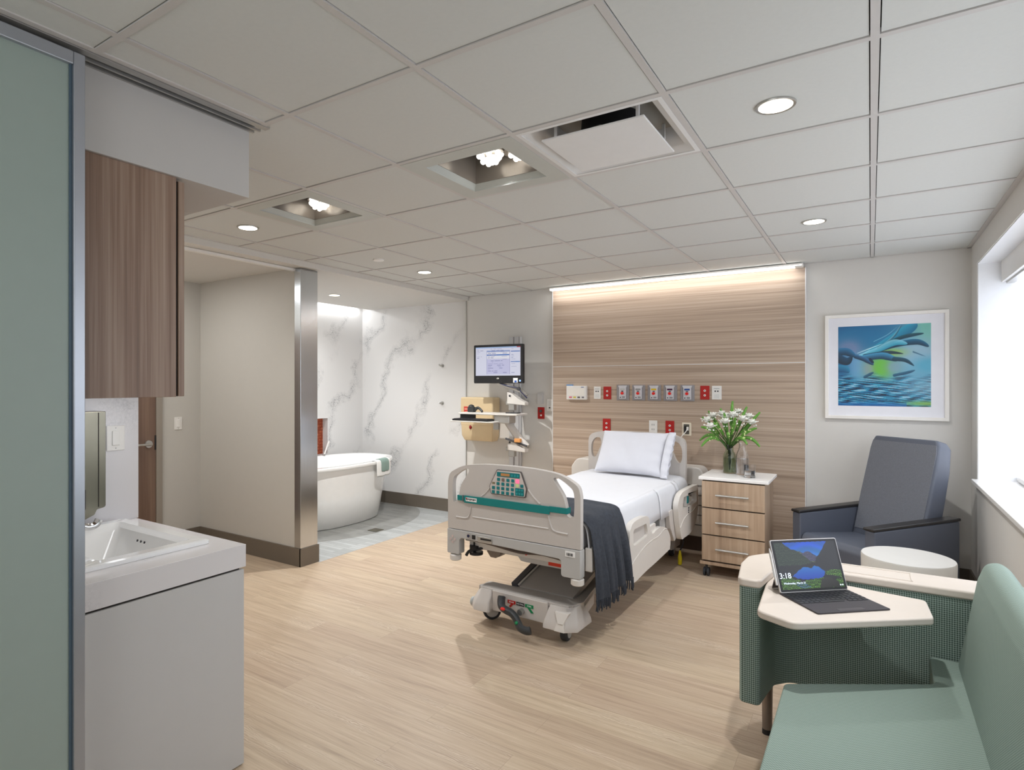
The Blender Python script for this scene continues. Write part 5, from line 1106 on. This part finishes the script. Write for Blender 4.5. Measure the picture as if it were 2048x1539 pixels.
o = MB(); o.ball((.0, -.021, -.155), .012, 12, (1.3, .3, .8)); o.build('maker_badge', M_silver, mo); MB().box(.18, .232, -.0215, -.019, -.198, -.150).build('sticker', M_paper, mo, smooth=0); MB().box(.195, .22, -.0222, -.021, -.196, -.176).build('sticker_mark', plain('blue mark', (40, 90, 180), .5), mo, smooth=0); MB().cyl((.258, -.02, -.178), (.258, -.0235, -.178), .010, n=14).build('power_button', plain('pale blue lit button', (150, 190, 255), .4, emit=.6), mo)
# ------------------------------------------------------------------ camera
cd = bpy.data.cameras.new('camera'); cam = bpy.data.objects.new('camera', cd); COL.objects.link(cam); SC.camera = cam
cam.location = (0, 0, 1.52); cam.rotation_euler = (PI / 2, 0, .5885); cd.sensor_width = 36; cd.sensor_fit = 'HORIZONTAL'
cd.lens = 1196.24 / 2048 * 36; cd.shift_x = (1024 - 942.86) / 2048; cd.shift_y = (768.07 - 769.5) / 2048; cd.clip_start = .02
# ------------------------------------------------------------------ light
def lamp(kind, loc, energy, col=(1, 1, 1), target=None, **kw):
    l = bpy.data.lights.new(kind.lower() + '_lamp', kind); l.energy = energy; l.color = col
    for k, v in kw.items(): setattr(l, k, v)
    o = bpy.data.objects.new(kind.lower() + '_lamp', l); COL.objects.link(o); o.location = loc
    if target is not None: o.rotation_euler = (Vector(target) - Vector(loc)).to_track_quat('-Z', 'Y').to_euler()
    return o
WARM = (.99, .985, .965); NEU = (.97, .985, 1.0)
for (x, y, _), e in zip(DL, (88, 90, 55, 240)): lamp('SPOT', (x, y, H - .010), e, WARM, (x, y, 0), spot_size=math.radians(142), spot_blend=.85, shadow_soft_size=.03)
lamp('SPOT', (-4.858, 4.592, 2.475), 78, NEU, (-4.858, 4.592, 0), spot_size=math.radians(155), spot_blend=.9, shadow_soft_size=.05)
lamp('SPOT', (-2.734, 2.43, 2.56), 50, NEU, (-1.45, 3.7, .4), spot_size=math.radians(60), spot_blend=.5, shadow_soft_size=.035)
lamp('SPOT', (-1.514, 2.43, 2.56), 70, NEU, (-1.75, 4.4, .7), spot_size=math.radians(50), spot_blend=.6, shadow_soft_size=.06)
lamp('AREA', (-1.625, 5.62, 2.488), 4.5, NEU, (-1.625, 5.68, 1.2), shape='RECTANGLE', size=2.3, size_y=.05)
lamp('AREA', (-5.575, 4.65, 2.53), 8, (.96, .98, 1), (-5.45, 4.65, 1.9), shape='RECTANGLE', size=2.1, size_y=.03)
lamp('AREA', (-4.75, 2.2, 2.48), 19, WARM, (-4.75, 2.2, 0), shape='RECTANGLE', size=.9, size_y=.9)
lamp('AREA', (-1.0, -1.4, 1.9), 24, NEU, (-1.2, 3.0, 1.6), shape='RECTANGLE', size=2.2, size_y=1.4)  # added soft fill behind the camera, no fixture there
lamp('AREA', (-2.5, 1.30, 1.468), 1.2, NEU, (-2.5, 1.25, 0), shape='RECTANGLE', size=.6, size_y=.08)
wd = bpy.data.worlds.new('ambient fill'); SC.world = wd; wd.use_nodes = True; bg = wd.node_tree.nodes['Background']; bg.inputs[0].default_value = (.98, .99, 1, 1); bg.inputs[1].default_value = .30  # even fill added through the open end of the room
SC.view_settings.view_transform = 'Standard'; SC.view_settings.look = 'None'; SC.view_settings.exposure = -0.17
SC.cycles.max_bounces = 8; SC.cycles.diffuse_bounces = 5; SC.cycles.transmission_bounces = 8; SC.cycles.sample_clamp_indirect = 6; SC.cycles.caustics_refractive = False; SC.cycles.caustics_reflective = False
